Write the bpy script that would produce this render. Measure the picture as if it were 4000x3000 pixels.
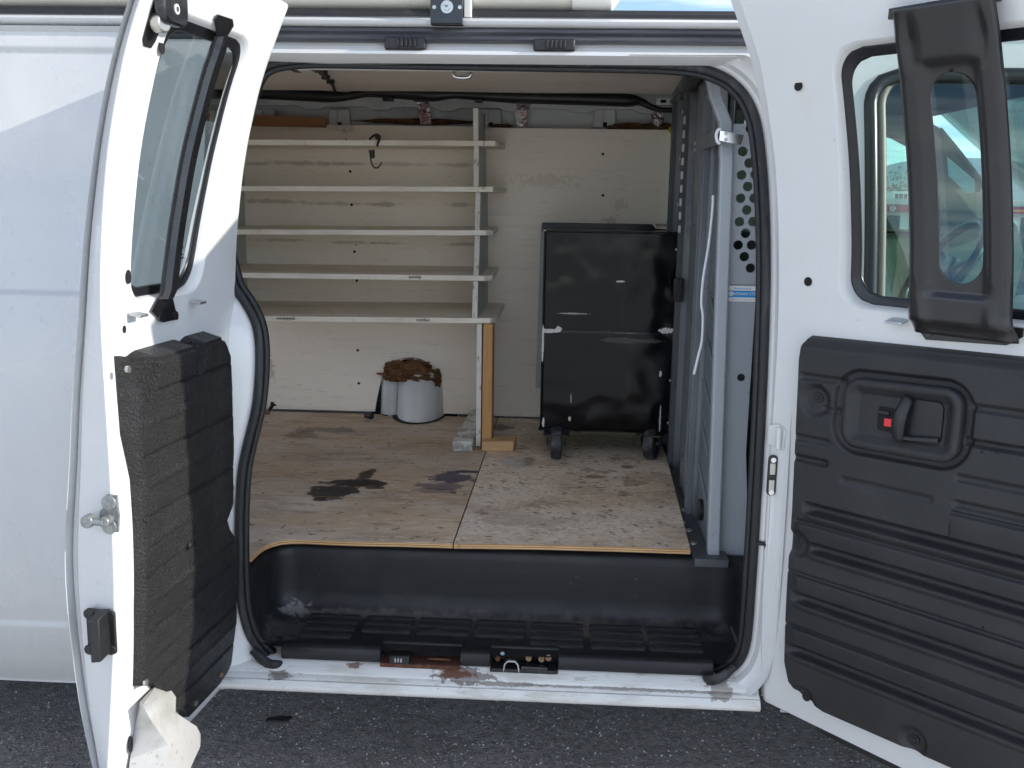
import bpy, bmesh, math, random
import numpy as np
from mathutils import Vector, Matrix, noise
random.seed(7)
for o in list(bpy.data.objects): bpy.data.objects.remove(o)
scene = bpy.context.scene
col = scene.collection
R_ = math.radians

# ------------------------------------------------------------------ camera
AX = np.array([[0.99833927, 0.02645599, -0.05117409],
               [0.05520282, -0.18532375, 0.98112576],
               [0.01647288, -0.98232133, -0.18647643]])      # world axes in lens axes (right, down, forward)
FPX = 3824.593
CAM = np.array([0.0, -2.08, 1.52])
camd = bpy.data.cameras.new('camera'); camd.sensor_width = 36; camd.lens = FPX / 4000 * 36
camd.clip_start = .05; camd.clip_end = 30000
cam = bpy.data.objects.new('camera', camd); col.objects.link(cam)
m3 = Matrix([[AX[i][0], -AX[i][1], -AX[i][2]] for i in range(3)])
cam.matrix_world = Matrix.Translation(Vector(CAM)) @ m3.to_4x4()
scene.camera = cam

# ------------------------------------------------------------------ sky, sun, exposure
SUN_AZ, SUN_EL = -9.0, 23.0            # degrees from +x towards +y, height
w = bpy.data.worlds.new('World'); scene.world = w; w.use_nodes = True
nt = w.node_tree; nt.nodes.clear()
out = nt.nodes.new('ShaderNodeOutputWorld'); bg = nt.nodes.new('ShaderNodeBackground')
sky = nt.nodes.new('ShaderNodeTexSky'); sky.sky_type = 'NISHITA'; sky.sun_disc = False
sky.sun_elevation = R_(SUN_EL); sky.sun_rotation = R_(90 - SUN_AZ)
sky.air_density = .75; sky.dust_density = 0.0; sky.ozone_density = 1.6; sky.altitude = 1800
def wn(t, **k):
    q = nt.nodes.new('ShaderNode' + t)
    for a_, b_ in k.items(): setattr(q, a_, b_)
    return q
L = nt.links.new
tc = wn('TexCoord'); sx_ = wn('SeparateXYZ'); L(tc.outputs['Generated'], sx_.inputs[0])
zc0 = wn('Math', operation='MAXIMUM'); L(sx_.outputs[2], zc0.inputs[0]); zc0.inputs[1].default_value = 0
za0 = wn('Math', operation='ADD'); L(zc0.outputs[0], za0.inputs[0]); za0.inputs[1].default_value = .10
dv = wn('VectorMath', operation='SCALE'); inv = wn('Math', operation='DIVIDE'); inv.inputs[0].default_value = 1; L(za0.outputs[0], inv.inputs[1]); L(tc.outputs['Generated'], dv.inputs[0]); L(inv.outputs[0], dv.inputs['Scale'])
mp = wn('Mapping'); mp.inputs['Scale'].default_value = (.55, 1.5, 0); mp.inputs['Rotation'].default_value = (0, 0, .35); mp.inputs['Location'].default_value = (10.52, 11.59, 0); L(dv.outputs[0], mp.inputs['Vector'])
cn = wn('TexNoise'); cn.inputs['Scale'].default_value = 1.1; cn.inputs['Detail'].default_value = 8; cn.inputs['Roughness'].default_value = .58; cn.inputs['Distortion'].default_value = .3; L(mp.outputs[0], cn.inputs['Vector'])
cr = wn('MapRange'); cr.inputs['From Min'].default_value = .44; cr.inputs['From Max'].default_value = .68; cr.inputs['To Max'].default_value = .75; L(cn.outputs[0], cr.inputs['Value'])
mx = wn('Mix', data_type='RGBA'); mx.inputs[7].default_value = (11.4, 11.1, 10.9, 1)
L(cr.outputs[0], mx.inputs[0]); L(sky.outputs[0], mx.inputs[6]); L(mx.outputs[2], bg.inputs['Color'])
bg.inputs['Strength'].default_value = .10
nt.links.new(bg.outputs[0], out.inputs[0])
sd = bpy.data.lights.new('sun', 'SUN'); sd.energy = 2.0; sd.angle = R_(.53); sd.color = (1, .95, .87)
so = bpy.data.objects.new('sun', sd); col.objects.link(so)
ce, se = math.cos(R_(SUN_EL)), math.sin(R_(SUN_EL))
so.rotation_euler = Vector((ce * math.cos(R_(SUN_AZ)), ce * math.sin(R_(SUN_AZ)), se)).to_track_quat('Z', 'Y').to_euler()
so.location = (6, -2, 6)
scene.view_settings.view_transform = 'Standard'; scene.view_settings.look = 'None'
scene.view_settings.exposure = 1.6; scene.view_settings.gamma = 1
scene.render.engine = 'CYCLES'
scene.cycles.max_bounces = 10; scene.cycles.transparent_max_bounces = 16; scene.cycles.diffuse_bounces = 8

# ------------------------------------------------------------------ helpers: points
def ray(u, v): return AX @ np.array([u - 2000., v - 1500., FPX])
def at(u, v, Y=None, X=None, Z=None):
    d = ray(u, v)
    if Y is not None: t = (Y - CAM[1]) / d[1]
    elif X is not None: t = (X - CAM[0]) / d[0]
    else: t = (Z - CAM[2]) / d[2]
    return Vector(CAM + t * d)
TL = {'1': (0, 0), '2': (0, 1000), '3': (0, 2000), '4': (900, 0), '5': (900, 1000), '6': (900, 2000), '7': (1800, 0), '8': (1800, 1000),
      '9': (1800, 2000), 'c': (3000, 0), 'd': (3000, 1000), 'e': (2800, 2000), 'f': (2500, 200)}
def zz(t, x, y): return TL[t][0] + x / 1.659, TL[t][1] + y / 1.659
def interp(tab):
    xs = [a for a, b in tab]; ys = [b for a, b in tab]
    return lambda z: float(np.interp(z, xs, ys))
def smooth_tab(tab, n=200, k=9):
    xs = np.linspace(tab[0][0], tab[-1][0], n); ys = np.interp(xs, [a for a, b in tab], [b for a, b in tab])
    p = np.pad(ys, k, mode='edge')
    # keep end slopes
    p[:k] = ys[0] + (ys[0] - ys[1]) * np.arange(k, 0, -1); p[-k:] = ys[-1] + (ys[-1] - ys[-2]) * np.arange(1, k + 1)
    ker = np.ones(2 * k + 1) / (2 * k + 1); ys = np.convolve(p, ker, 'valid')
    return lambda z: float(np.interp(z, xs, ys))
prof = smooth_tab([(.34, .085), (.40, .05), (.46, .03), (.55, .015), (.7, .003), (.85, 0), (1.0, .006), (1.17, .02), (1.3, .037), (1.41, .053), (1.5, .068),
                   (1.62, .094), (1.72, .12), (1.83, .155), (1.93, .19)])
def atprof(u, v, off=0.0):
    Y = .05
    for i in range(12):
        p = at(u, v, Y=Y); Y = .5 * Y + .5 * (prof(p.z) + off)
    return at(u, v, Y=Y)
def sstep(a, b, x):
    t = min(1, max(0, (x - a) / (b - a))); return t * t * (3 - 2 * t)
def catmull(pts, n=6):
    P = [Vector(p) for p in pts]; o = []
    for i in range(len(P) - 1):
        p0 = P[max(0, i - 1)]; p1 = P[i]; p2 = P[i + 1]; p3 = P[min(len(P) - 1, i + 2)]
        for k in range(n):
            t = k / n
            o.append(.5 * ((2 * p1) + (-p0 + p2) * t + (2 * p0 - 5 * p1 + 4 * p2 - p3) * t * t + (-p0 + 3 * p1 - 3 * p2 + p3) * t ** 3))
    o.append(P[-1]); return o

# ------------------------------------------------------------------ helpers: materials
def nodes(m):
    m.use_nodes = True; return m.node_tree.nodes, m.node_tree.links
class NB:
    def __init__(s, m): s.n, s.l = nodes(m); s.pos = None
    def new(s, t, **k):
        q = s.n.new('ShaderNode' + t)
        for a, b in k.items(): setattr(q, a, b)
        return q
    def P(s):
        if s.pos is None: s.pos = s.new('NewGeometry').outputs['Position']
        return s.pos
    def put(s, sock, v):
        if hasattr(v, 'is_output'): s.l.new(v, sock)
        else: sock.default_value = v
    def math(s, op, a, b=0.0, c=None):
        q = s.new('Math', operation=op); s.put(q.inputs[0], a); s.put(q.inputs[1], b)
        if c is not None: s.put(q.inputs[2], c)
        return q.outputs[0]
    def vm(s, op, a, b):
        q = s.new('VectorMath', operation=op); s.put(q.inputs[0], a); s.put(q.inputs[1], b)
        return q.outputs['Value'] if op in ('LENGTH', 'DOT_PRODUCT') else q.outputs[0]
    def noise(s, scale, detail=4, rough=.55, dist=0, off=(0, 0, 0)):
        v = s.vm('MULTIPLY', s.P(), tuple(scale) if hasattr(scale, '__len__') else (scale,) * 3)
        if any(off): v = s.vm('ADD', v, off)
        q = s.new('TexNoise'); q.inputs['Scale'].default_value = 1; q.inputs['Detail'].default_value = detail
        q.inputs['Roughness'].default_value = rough; q.inputs['Distortion'].default_value = dist
        s.l.new(v, q.inputs['Vector']); return q.outputs[0]
    def rng(s, v, a, b, lo=0., hi=1.):
        q = s.new('MapRange'); q.interpolation_type = 'SMOOTHSTEP'; s.put(q.inputs['Value'], v)
        q.inputs['From Min'].default_value = a; q.inputs['From Max'].default_value = b; q.inputs['To Min'].default_value = lo; q.inputs['To Max'].default_value = hi
        return q.outputs[0]
    def mix(s, f, a, b):
        q = s.new('Mix', data_type='RGBA'); s.put(q.inputs[0], f); s.put(q.inputs[6], a); s.put(q.inputs[7], b); return q.outputs[2]
    def spot(s, c, r, warp=.5, ns=20, soft=.25, off=(0, 0, 0), det=4):
        v = s.vm('SUBTRACT', s.P(), tuple(c)); v = s.vm('DIVIDE', v, tuple(r)); L = s.vm('LENGTH', v, (0, 0, 0))
        nz = s.noise(ns, det, .6, 0, off); L = s.math('ADD', L, s.math('MULTIPLY', s.math('SUBTRACT', nz, .5), warp * 4))
        return s.rng(L, 1 + soft, 1 - soft, 0, 1)
def c4(c): return (c[0], c[1], c[2], 1) if hasattr(c, '__len__') else (c, c, c, 1)
MATS = {}
def mat(name, base, rough=.5, metal=0, coat=0, layers=(), spots=(), bump=None, rvar=None, spec=.5, extra=None):
    """layers: (colour, scale, lo, hi, amount[, detail]); spots: (colour, centre, radii, warp, noise scale, soft, amount); bump: (scale, strength, dist)"""
    m = bpy.data.materials.new(name); b = NB(m); bs = b.n['Principled BSDF']
    c = c4(base)
    for i, L in enumerate(layers):
        f = b.noise(L[1], L[5] if len(L) > 5 else 5, .6, 0, (i * 7.3, i * 3.1, i * 5.7)); f = b.rng(f, L[2], L[3], 0, L[4]); c = b.mix(f, c, c4(L[0]))
    if extra: c = extra(b, c)
    for i, S in enumerate(spots):
        f = b.math('MULTIPLY', b.spot(S[1], S[2], S[3], S[4], S[5], (i * 2.3, i, 0)), S[6]); c = b.mix(f, c, c4(S[0]))
    b.put(bs.inputs['Base Color'], c)
    if rvar: r = b.rng(b.noise(rvar[0], 5), .3, .7, rough, rvar[1]); b.put(bs.inputs['Roughness'], r)
    else: bs.inputs['Roughness'].default_value = rough
    bs.inputs['Metallic'].default_value = metal; bs.inputs['Coat Weight'].default_value = coat; bs.inputs['Coat Roughness'].default_value = .06
    bs.inputs['Specular IOR Level'].default_value = spec
    if bump:
        h = None
        for sc, amt in bump[0]:
            q = b.math('MULTIPLY', b.noise(sc, 3), amt); h = q if h is None else b.math('ADD', h, q)
        bp = b.new('Bump'); bp.inputs['Strength'].default_value = bump[1]; bp.inputs['Distance'].default_value = bump[2]
        b.l.new(h, bp.inputs['Height']); b.l.new(bp.outputs[0], bs.inputs['Normal'])
    MATS[name] = m; return m
def glass(name, tint, refl=1.45, amt=1.0, rough=0.0):
    m = bpy.data.materials.new(name); b = NB(m); b.n.clear()
    o = b.new('OutputMaterial'); t = b.new('BsdfTransparent'); t.inputs[0].default_value = c4(tint)
    g = b.new('BsdfGlossy'); g.inputs['Roughness'].default_value = rough; fr = b.new('Fresnel'); fr.inputs[0].default_value = refl
    mx = b.new('MixShader'); f = b.math('MULTIPLY', fr.outputs[0], amt)
    b.l.new(f, mx.inputs[0]); b.l.new(t.outputs[0], mx.inputs[1]); b.l.new(g.outputs[0], mx.inputs[2]); b.l.new(mx.outputs[0], o.inputs[0])
    return m

# ------------------------------------------------------------------ helpers: objects
WM = {}
def T(v): return Matrix.Translation(Vector(v))
def setparent(o, parent):
    if parent is not None:
        o.parent = parent; o.matrix_parent_inverse = WM[parent.name].inverted()
def tag(o, label=None, cat=None, group=None, kind=None):
    if label: o['label'] = label
    if cat: o['category'] = cat
    if group: o['group'] = group
    if kind: o['kind'] = kind
    return o
def thing(name, loc, label, cat, group=None):
    o = bpy.data.objects.new(name, None); col.objects.link(o); o.location = loc; o.empty_display_size = .05
    WM[o.name] = T(loc); return tag(o, label, cat, group)
def obj(name, vs, fs, m, parent=None, smooth=False, bevel=0, seg=2, mats=None, fm=None, auto=None):
    vs = [Vector(v) for v in vs]
    c = Vector(((min(v.x for v in vs) + max(v.x for v in vs)) / 2, (min(v.y for v in vs) + max(v.y for v in vs)) / 2, min(v.z for v in vs)))
    me = bpy.data.meshes.new(name); me.from_pydata([v - c for v in vs], [], fs); me.validate()
    bm = bmesh.new(); bm.from_mesh(me); bmesh.ops.recalc_face_normals(bm, faces=bm.faces); bm.to_mesh(me); bm.free()
    for q in (mats or [m]): me.materials.append(q)
    if fm:
        for p, k in zip(me.polygons, fm): p.material_index = k
    o = bpy.data.objects.new(name, me); col.objects.link(o); o.location = c; WM[o.name] = T(c)
    setparent(o, parent)
    if smooth: me.shade_smooth()
    if auto is not None:
        me.shade_smooth(); me.set_sharp_from_angle(angle=R_(auto))
    if bevel:
        b = o.modifiers.new('bevel', 'BEVEL'); b.width = bevel; b.segments = seg; b.limit_method = 'ANGLE'; b.angle_limit = R_(35)
        me.shade_smooth(); me.set_sharp_from_angle(angle=R_(50)); b.harden_normals = False
    return o
def copyof(src, d, parent=None, **k):
    o = src.copy(); col.objects.link(o); o.parent = None; o.matrix_parent_inverse = Matrix()
    loc = WM[src.name].translation + Vector(d); o.location = loc; WM[o.name] = T(loc)
    if parent is not None: setparent(o, parent)
    return o
def boxg(a, b):
    x0, y0, z0 = a; x1, y1, z1 = b
    vs = [(x0, y0, z0), (x1, y0, z0), (x1, y1, z0), (x0, y1, z0), (x0, y0, z1), (x1, y0, z1), (x1, y1, z1), (x0, y1, z1)]
    return vs, [(0, 3, 2, 1), (4, 5, 6, 7), (0, 1, 5, 4), (1, 2, 6, 5), (2, 3, 7, 6), (3, 0, 4, 7)]
def box(name, a, b, m, parent=None, bevel=.002, seg=2):
    vs, fs = boxg(a, b); return obj(name, vs, fs, m, parent, bevel=bevel, seg=seg)
def prismg(poly, vec):
    n = len(poly); vec = Vector(vec); P = [Vector(p) for p in poly]
    return P + [p + vec for p in P], [tuple(range(n - 1, -1, -1)), tuple(range(n, 2 * n))] + [(i, (i + 1) % n, n + (i + 1) % n, n + i) for i in range(n)]
def prism(name, poly, vec, m, parent=None, bevel=0, smooth=False, auto=None, **k):
    vs, fs = prismg(poly, vec); return obj(name, vs, fs, m, parent, bevel=bevel, smooth=smooth, auto=auto, **k)
def sweepx(name, prof2, x0, x1, m, parent=None, auto=40, seg=1, bevel=0):
    n = len(prof2); vs = []; fs = []
    for k in range(seg + 1):
        x = x0 + (x1 - x0) * k / seg; vs += [(x, y, z) for y, z in prof2]
    for k in range(seg):
        fs += [(k * n + i, k * n + (i + 1) % n, (k + 1) * n + (i + 1) % n, (k + 1) * n + i) for i in range(n)]
    fs += [tuple(range(n)), tuple(range(seg * n, seg * n + n))]
    return obj(name, vs, fs, m, parent, auto=auto, bevel=bevel)
def tubeg(path, r, n=10, flat=None, cap=True):
    P = [Vector(p) for p in path]; vs = []; fs = []
    up = None
    for i, p in enumerate(P):
        t = (P[min(i + 1, len(P) - 1)] - P[max(i - 1, 0)]).normalized()
        if up is None: up = t.orthogonal().normalized() if flat is None else Vector(flat)
        a = (up - t * up.dot(t)).normalized(); b = t.cross(a); up = a if flat is None else Vector(flat)
        rr = r[i] if isinstance(r, list) else r
        ra, rb = rr if isinstance(rr, tuple) else (rr, rr)
        vs += [p + a * (math.cos(2 * math.pi * k / n) * ra) + b * (math.sin(2 * math.pi * k / n) * rb) for k in range(n)]
    for i in range(len(P) - 1):
        fs += [(i * n + k, i * n + (k + 1) % n, (i + 1) * n + (k + 1) % n, (i + 1) * n + k) for k in range(n)]
    if cap: fs += [tuple(range(n)), tuple(range(len(vs) - n, len(vs)))]
    return vs, fs
def tube(name, path, r, m, parent=None, n=10, flat=None, auto=50):
    vs, fs = tubeg(path, r, n, flat); return obj(name, vs, fs, m, parent, auto=auto)
def cylg(c, axis, r, h, n=20):
    a = Vector(axis).normalized(); c = Vector(c); return tubeg([c, c + a * h], r, n)
def cyl(name, c, axis, r, h, m, parent=None, n=20, bevel=0):
    vs, fs = cylg(c, axis, r, h, n); return obj(name, vs, fs, m, parent, auto=40, bevel=bevel)
def join(parts):
    V = []; F = []
    for vs, fs in parts:
        k = len(V); V += list(vs); F += [tuple(i + k for i in f) for f in fs]
    return V, F
def gridg(fn, nu, nv):
    vs = [fn(i / nu, j / nv) for j in range(nv + 1) for i in range(nu + 1)]
    fs = [(j * (nu + 1) + i, j * (nu + 1) + i + 1, (j + 1) * (nu + 1) + i + 1, (j + 1) * (nu + 1) + i) for j in range(nv) for i in range(nu)]
    return vs, fs
def loft(rows, close=False):
    n = len(rows[0]); vs = [p for r in rows for p in r]; fs = []
    for j in range(len(rows) - 1):
        for i in range(n if close else n - 1): fs.append((j * n + i, j * n + (i + 1) % n, (j + 1) * n + (i + 1) % n, (j + 1) * n + i))
    return vs, fs
def rrect(x0, x1, y0, y1, r, n=6):
    o = []
    for cx, cy, a0 in ((x1 - r, y1 - r, 0), (x0 + r, y1 - r, 90), (x0 + r, y0 + r, 180), (x1 - r, y0 + r, 270)):
        for k in range(n + 1):
            a = R_(a0 + 90 * k / n); o.append((cx + r * math.cos(a), cy + r * math.sin(a)))
    return o
def textmesh(name, s, size, m, parent, origin, xdir, ydir, ext=.0005):
    cu = bpy.data.curves.new(name, 'FONT'); cu.body = s; cu.size = size; cu.extrude = ext; cu.align_x = 'CENTER'; cu.align_y = 'CENTER'; cu.resolution_u = 3
    o = bpy.data.objects.new(name + '_t', cu); col.objects.link(o); bpy.context.view_layer.update()
    me = bpy.data.meshes.new_from_object(o.evaluated_get(bpy.context.evaluated_depsgraph_get())); bpy.data.objects.remove(o); bpy.data.curves.remove(cu)
    X = Vector(xdir).normalized(); Y = Vector(ydir).normalized(); Z = X.cross(Y); O = Vector(origin)
    vs = [O + X * v.co.x + Y * v.co.y + Z * v.co.z for v in me.vertices]; fs = [tuple(p.vertices) for p in me.polygons]
    bpy.data.meshes.remove(me); return obj(name, vs, fs, m, parent)
class Frame:
    def __init__(s, H, ang, sgn):
        a = R_(ang); s.H = Vector(H); s.d = Vector((sgn * math.sin(a), -math.cos(a), 0))
        s.n = Vector((math.cos(a), -math.sin(a), 0)) if sgn < 0 else Vector((-math.cos(a), -math.sin(a), 0))
    def pt(s, a, z, t): return s.H + s.d * a + s.n * t + Vector((0, 0, z))
    def hit(s, u, v, t):
        r = Vector(ray(u, v)); tt = t(1.2) if callable(t) else t
        for i in range(14):
            p0 = s.H + s.n * tt; k = (p0 - Vector(CAM)).dot(s.n) / r.dot(s.n); p = Vector(CAM) + r * k
            if not callable(t): break
            tt = .5 * tt + .5 * t(p.z)
        q = p - s.H; return q.dot(s.d), p.z
# ------------------------------------------------------------------ materials
DIRT = (.34, .29, .22)
white = mat('white_paint_shaded', (.53, .53, .53), .22, coat=.35, layers=[((.70, .68, .63), 2.2, .45, .75, .35), ((.40, .38, .34), 46, .62, .70, .3, 8), ((.42, .40, .36), (3, 3, .8), .5, .7, .22, 6)], rvar=(3, .34))  # darker copy of the van's white; shade on outer faces put into its colour
jambw = mat('jamb_paint_lit', (.68, .68, .67), .28, coat=.2, layers=[((.62, .58, .5), 5, .5, .8, .45), ((.3, .26, .2), 60, .68, .74, .5, 8)], rvar=(9, .42))  # lighter copy of the same white, for jambs and brighter-lit inner door panels
rust = (.13, .045, .018)
def rust_sp(u, v, Y, r, c=rust, amt=.95, warp=.55, ns=45): return (c, at(u, v, Y=Y), r, warp, ns, .12, amt)
sillm = mat('sill_paint', (.78, .77, .73), .3, coat=.15,
            layers=[((.5, .46, .38), (7, 30, 30), .48, .7, .6), ((.16, .13, .1), (50, 70, 70), .66, .72, .8, 8), ((.33, .3, .25), (14, 60, 60), .58, .66, .5, 6)],
            spots=[((.24, .21, .185), at(1815, 2658, Y=.045), (.085, .05, .013), .55, 60, .08, .9), (rust, at(1770, 2650, Y=.05), (.055, .05, .008), .5, 70, .15, .9),
                   (rust, at(1640, 2606, Y=.09), (.09, .05, .003), .6, 80, .15, .85), (rust, at(1390, 2592, Y=.1), (.016, .05, .003), .6, 80, .15, .8),
                   ((.12, .1, .08), at(1110, 2620, Y=.08), (.03, .05, .008), .5, 60, .15, .8), ((.3, .27, .24), at(2815, 2708, Y=.05), (.028, .06, .014), .5, 60, .1, .85),
                   ((.3, .27, .24), at(1990, 2690, Y=.035), (.1, .05, .003), .6, 60, .1, .8), ((.25, .22, .19), at(2450, 2710, Y=.035), (.28, .05, .0016), .6, 60, .1, .7),
                   ((.86, .78, .45), at(2140, 2615, Y=.085), (.08, .05, .01), .6, 30, .3, .35)], rvar=(20, .5))
ltrim = mat('grained_black_plastic', (.011, .0105, .0105), .34, layers=[((.028, .026, .023), (16, 16, 16), .45, .8, .5, 9), ((.15, .138, .12), 230, .60, .74, .5, 3), ((.3, .28, .25), 42, .73, .77, .4, 8)],
            bump=([(190, .9), (520, .5)], 1.0, .006), rvar=(60, .5))
rtrim = mat('black_door_plastic', (.017, .017, .018), .4, layers=[((.035, .034, .034), 8, .4, .8, .5), ((.07, .066, .06), 300, .64, .8, .3, 2)], bump=([(420, .6), (900, .5)], .6, .0022), rvar=(90, .5))
blackp = mat('black_plastic', (.014, .014, .015), .42, layers=[((.06, .056, .05), 40, .55, .8, .3)], rvar=(50, .55))
stepm = mat('step_plastic', (.011, .011, .0125), .40, spec=.4, layers=[((.05, .047, .042), (6, 12, 6), .5, .8, .45), ((.13, .12, .105), 90, .66, .74, .5, 7)],
            spots=[((.26, .25, .235), at(1160, 2385, Z=.45), (.035, .02, .02), .9, 60, .35, .6), ((.10, .097, .09), at(1130, 2450, Z=.45), (.06, .05, .02), 1.0, 50, .5, .5), ((.12, .115, .1), at(1500, 2408, Z=.445), (.25, .014, .02), .8, 50, .4, .5),
                   ((.17, .13, .09), at(2290, 2455, Z=.45), (.03, .03, .02), .8, 60, .4, .6), ((.17, .13, .09), at(2510, 2470, Z=.45), (.03, .03, .02), .8, 60, .4, .6), ((.1, .09, .08), at(2100, 2450, Z=.445), (.5, .06, .015), 1.0, 30, .6, .4)],
            bump=([(500, .6)], .25, .001), rvar=(14, .56))
padm = mat('worn_tread_plastic', (.024, .024, .025), .44, layers=[((.07, .065, .058), (25, 60, 25), .5, .75, .6), ((.2, .18, .15), 120, .66, .74, .5, 6)], bump=([(500, .6)], .3, .001), rvar=(30, .6))
rubber = mat('seal_rubber', (.020, .020, .021), .5, spec=.35, layers=[((.07, .07, .07), (30, 30, 3), .50, .66, .6), ((.17, .165, .155), 60, .62, .75, .4, 7)], rvar=(12, .5))
drubber = mat('dark_rubber', (.012, .012, .013), .55, layers=[((.05, .048, .045), 30, .5, .8, .4)])
stripm = mat('drip_strip_rubber', (.045, .047, .055), .3, layers=[((.12, .12, .125), (4, 30, 60), .45, .75, .6)], rvar=(6, .45))
gskt = mat('window_gasket', (.010, .010, .012), .3)
gloss_black = mat('gloss_black_paint', (.009, .009, .010), .22, coat=.5, layers=[((.15, .14, .12), 70, .7, .76, .4, 7)], rvar=(14, .36))
satin_black = mat('satin_black_paint', (.013, .0125, .0125), .30, coat=.2, layers=[((.05, .045, .04), 9, .5, .85, .35), ((.22, .2, .18), 110, .72, .77, .4, 6)], rvar=(10, .4))
def cart_extra(b, c):
    h = b.noise((3, 30, 240), 6, .7); f = b.rng(h, .60, .66, 0, .6); s = b.spot(at(2360, 1293, Y=1.165), (.30, .03, .007), .7, 40, .2); c = b.mix(b.math('MULTIPLY', f, s), c, (.55, .53, .5, 1)); return c
WH = (.62, .6, .57)
def cs(u, v, rx, rz, amt=.95, ns=60, warp=.5): return (WH, at(u, v, Y=1.165), (rx, .03, rz), warp, ns, .08, amt)
cartm = mat('scratched_black_enamel', (.0025, .0025, .003), .09, spec=.22, layers=[((.006, .0058, .006), (5, 5, 4), .45, .7, .8), ((.03, .029, .029), (9, 9, 3), .60, .70, .3, 7), ((.4, .39, .37), 75, .75, .78, .5, 7)],
            spots=[cs(2140, 1293, .035, .007), cs(2180, 1286, .012, .009), cs(2605, 1293, .028, .009), cs(2120, 1340, .004, .06), cs(2240, 1225, .05, .0025, .6), cs(2425, 1100, .012, .003), cs(2225, 1635, .004, .008), cs(2230, 1560, .002, .02, .6), cs(2578, 1640, .003, .04, .8),
                   cs(2122, 1650, .004, .015), cs(2580, 1460, .004, .01), cs(2450, 1330, .1, .008, .08, 12, .7), cs(2124, 900, .008, .004), cs(2360, 898, .14, .0016, .7), cs(2380, 1690, .2, .0016, .6)],
            extra=cart_extra, rvar=(5, .22))
bluegrey = mat('grey_enamel_lit', (.34, .365, .395), .36, layers=[((.28, .305, .335), 4, .45, .75, .6), ((.34, .345, .35), (60, 60, 14), .67, .72, .5, 7), ((.09, .085, .08), 45, .68, .74, .6, 7)], rvar=(7, .5))  # lighter copy of the partition grey, for parts lit from outside
partg = mat('grey_enamel_shaded', (.15, .165, .182), .38, layers=[((.10, .11, .122), 4, .45, .75, .7), ((.3, .305, .31), (60, 60, 14), .67, .72, .5, 7), ((.06, .058, .055), 45, .66, .73, .6, 7)], rvar=(7, .52))  # darker copy of the partition grey; interior shade put into the colour
darkgrey = mat('dark_grey_steel', (.07, .077, .085), .42, layers=[((.04, .043, .047), 5, .45, .75, .6), ((.2, .2, .2), 70, .69, .74, .5, 6)], rvar=(8, .55))
galv = mat('galvanised_steel', (.55, .57, .58), .34, metal=.9, layers=[((.38, .39, .4), 35, .4, .7, .7)], rvar=(50, .5))
chrome = mat('bright_metal', (.7, .7, .71), .18, metal=1)
bolt = mat('bolt_zinc', (.5, .49, .45), .35, metal=.85)
guardm = mat('scuffed_white_guard', (.46, .455, .44), .4, layers=[((.34, .32, .28), 9, .45, .65, .6), ((.2, .17, .13), 60, .62, .68, .6, 8)])
rusty = mat('rusty_steel', (.07, .026, .014), .8, layers=[((.16, .06, .025), 60, .45, .7, .8), ((.30, .22, .12), 90, .64, .72, .6)], bump=([(120, 1)], .7, .003))
rustbolt = mat('rusty_bolt', (.24, .15, .085), .6, layers=[((.12, .05, .03), 150, .45, .7, .7)])
holem = mat('dark_hole', (.004, .004, .004), .8)
GRAIN = [((.52, .42, .33), (3.5, 40, 46), .54, .70, .16, 6), ((.40, .31, .23), (14, 160, 190), .63, .70, .38, 4)]
smudges = []
for (u, v, rx, rz, a) in [(1180, 637, .13, .009, .55), (1360, 640, .06, .006, .5), (1560, 642, .10, .007, .45), (1790, 645, .06, .008, .5), (1060, 786, .10, .008, .5), (1330, 796, .14, .006, .4), (1510, 798, .05, .007, .5), (1800, 800, .06, .008, .55),
                          (1100, 938, .10, .006, .5), (1380, 948, .09, .007, .45), (1520, 950, .06, .005, .4), (1820, 955, .07, .007, .5), (1340, 500, .05, .02, .4), (1000, 640, .05, .006, .5)]:
    smudges.append(((.13, .11, .09), at(u, v, Y=1.76), (rx, .05, rz), .7, 26, .5, a * .75))
wallply = mat('cream_painted_plywood', (.90, .81, .70), .55, layers=[((.84, .74, .62), 1.7, .4, .75, .6)] + GRAIN, spots=smudges + [((.30, .14, .07), at(2590, 880, Y=1.76), (.03, .03, .006), .6, 60, .2, .8), ((.34, .2, .11), at(2385, 860, Y=1.76), (.03, .03, .012), .9, 60, .12, .4),
           ((.45, .36, .26), at(2420, 800, Y=1.76), (.03, .03, .018), 1.1, 60, .3, .3), ((.55, .47, .37), at(2130, 705, Y=1.76), (.10, .03, .02), 1.3, 60, .4, .35), ((.42, .32, .2), at(1050, 1440, Y=1.76), (.02, .03, .05), .9, 60, .2, .5)],
           bump=([((4, 60, 60), 1)], .2, .002), rvar=(9, .68))
shelfm = mat('worn_cream_shelf_paint', (.84, .78, .67), .55, layers=[((.52, .44, .35), (3, 9, 9), .46, .72, .6), ((.32, .24, .16), (30, 60, 60), .62, .7, .6, 7), ((.12, .1, .085), (40, 60, 60), .69, .74, .7, 7)], bump=([((6, 90, 90), 1)], .35, .002), rvar=(14, .7))
legm = mat('chipped_white_board', (.70, .68, .62), .55, layers=[((.2, .16, .12), (70, 70, 26), .58, .66, .75, 7), ((.5, .45, .36), 18, .45, .7, .5)], bump=([((60, 60, 12), 1)], .4, .002))
sidem = mat('grey_painted_board', (.47, .48, .46), .55, layers=[((.36, .36, .34), 6, .42, .7, .6), ((.3, .22, .15), (30, 60, 60), .68, .74, .5, 7)])
orange = mat('raw_fir_lumber', (.55, .29, .10), .6, layers=[((.42, .2, .065), (60, 60, 4), .45, .7, .7, 4), ((.2, .12, .07), (30, 30, 12), .66, .74, .6, 7)], bump=([((80, 80, 6), 1)], .3, .002))
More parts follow.
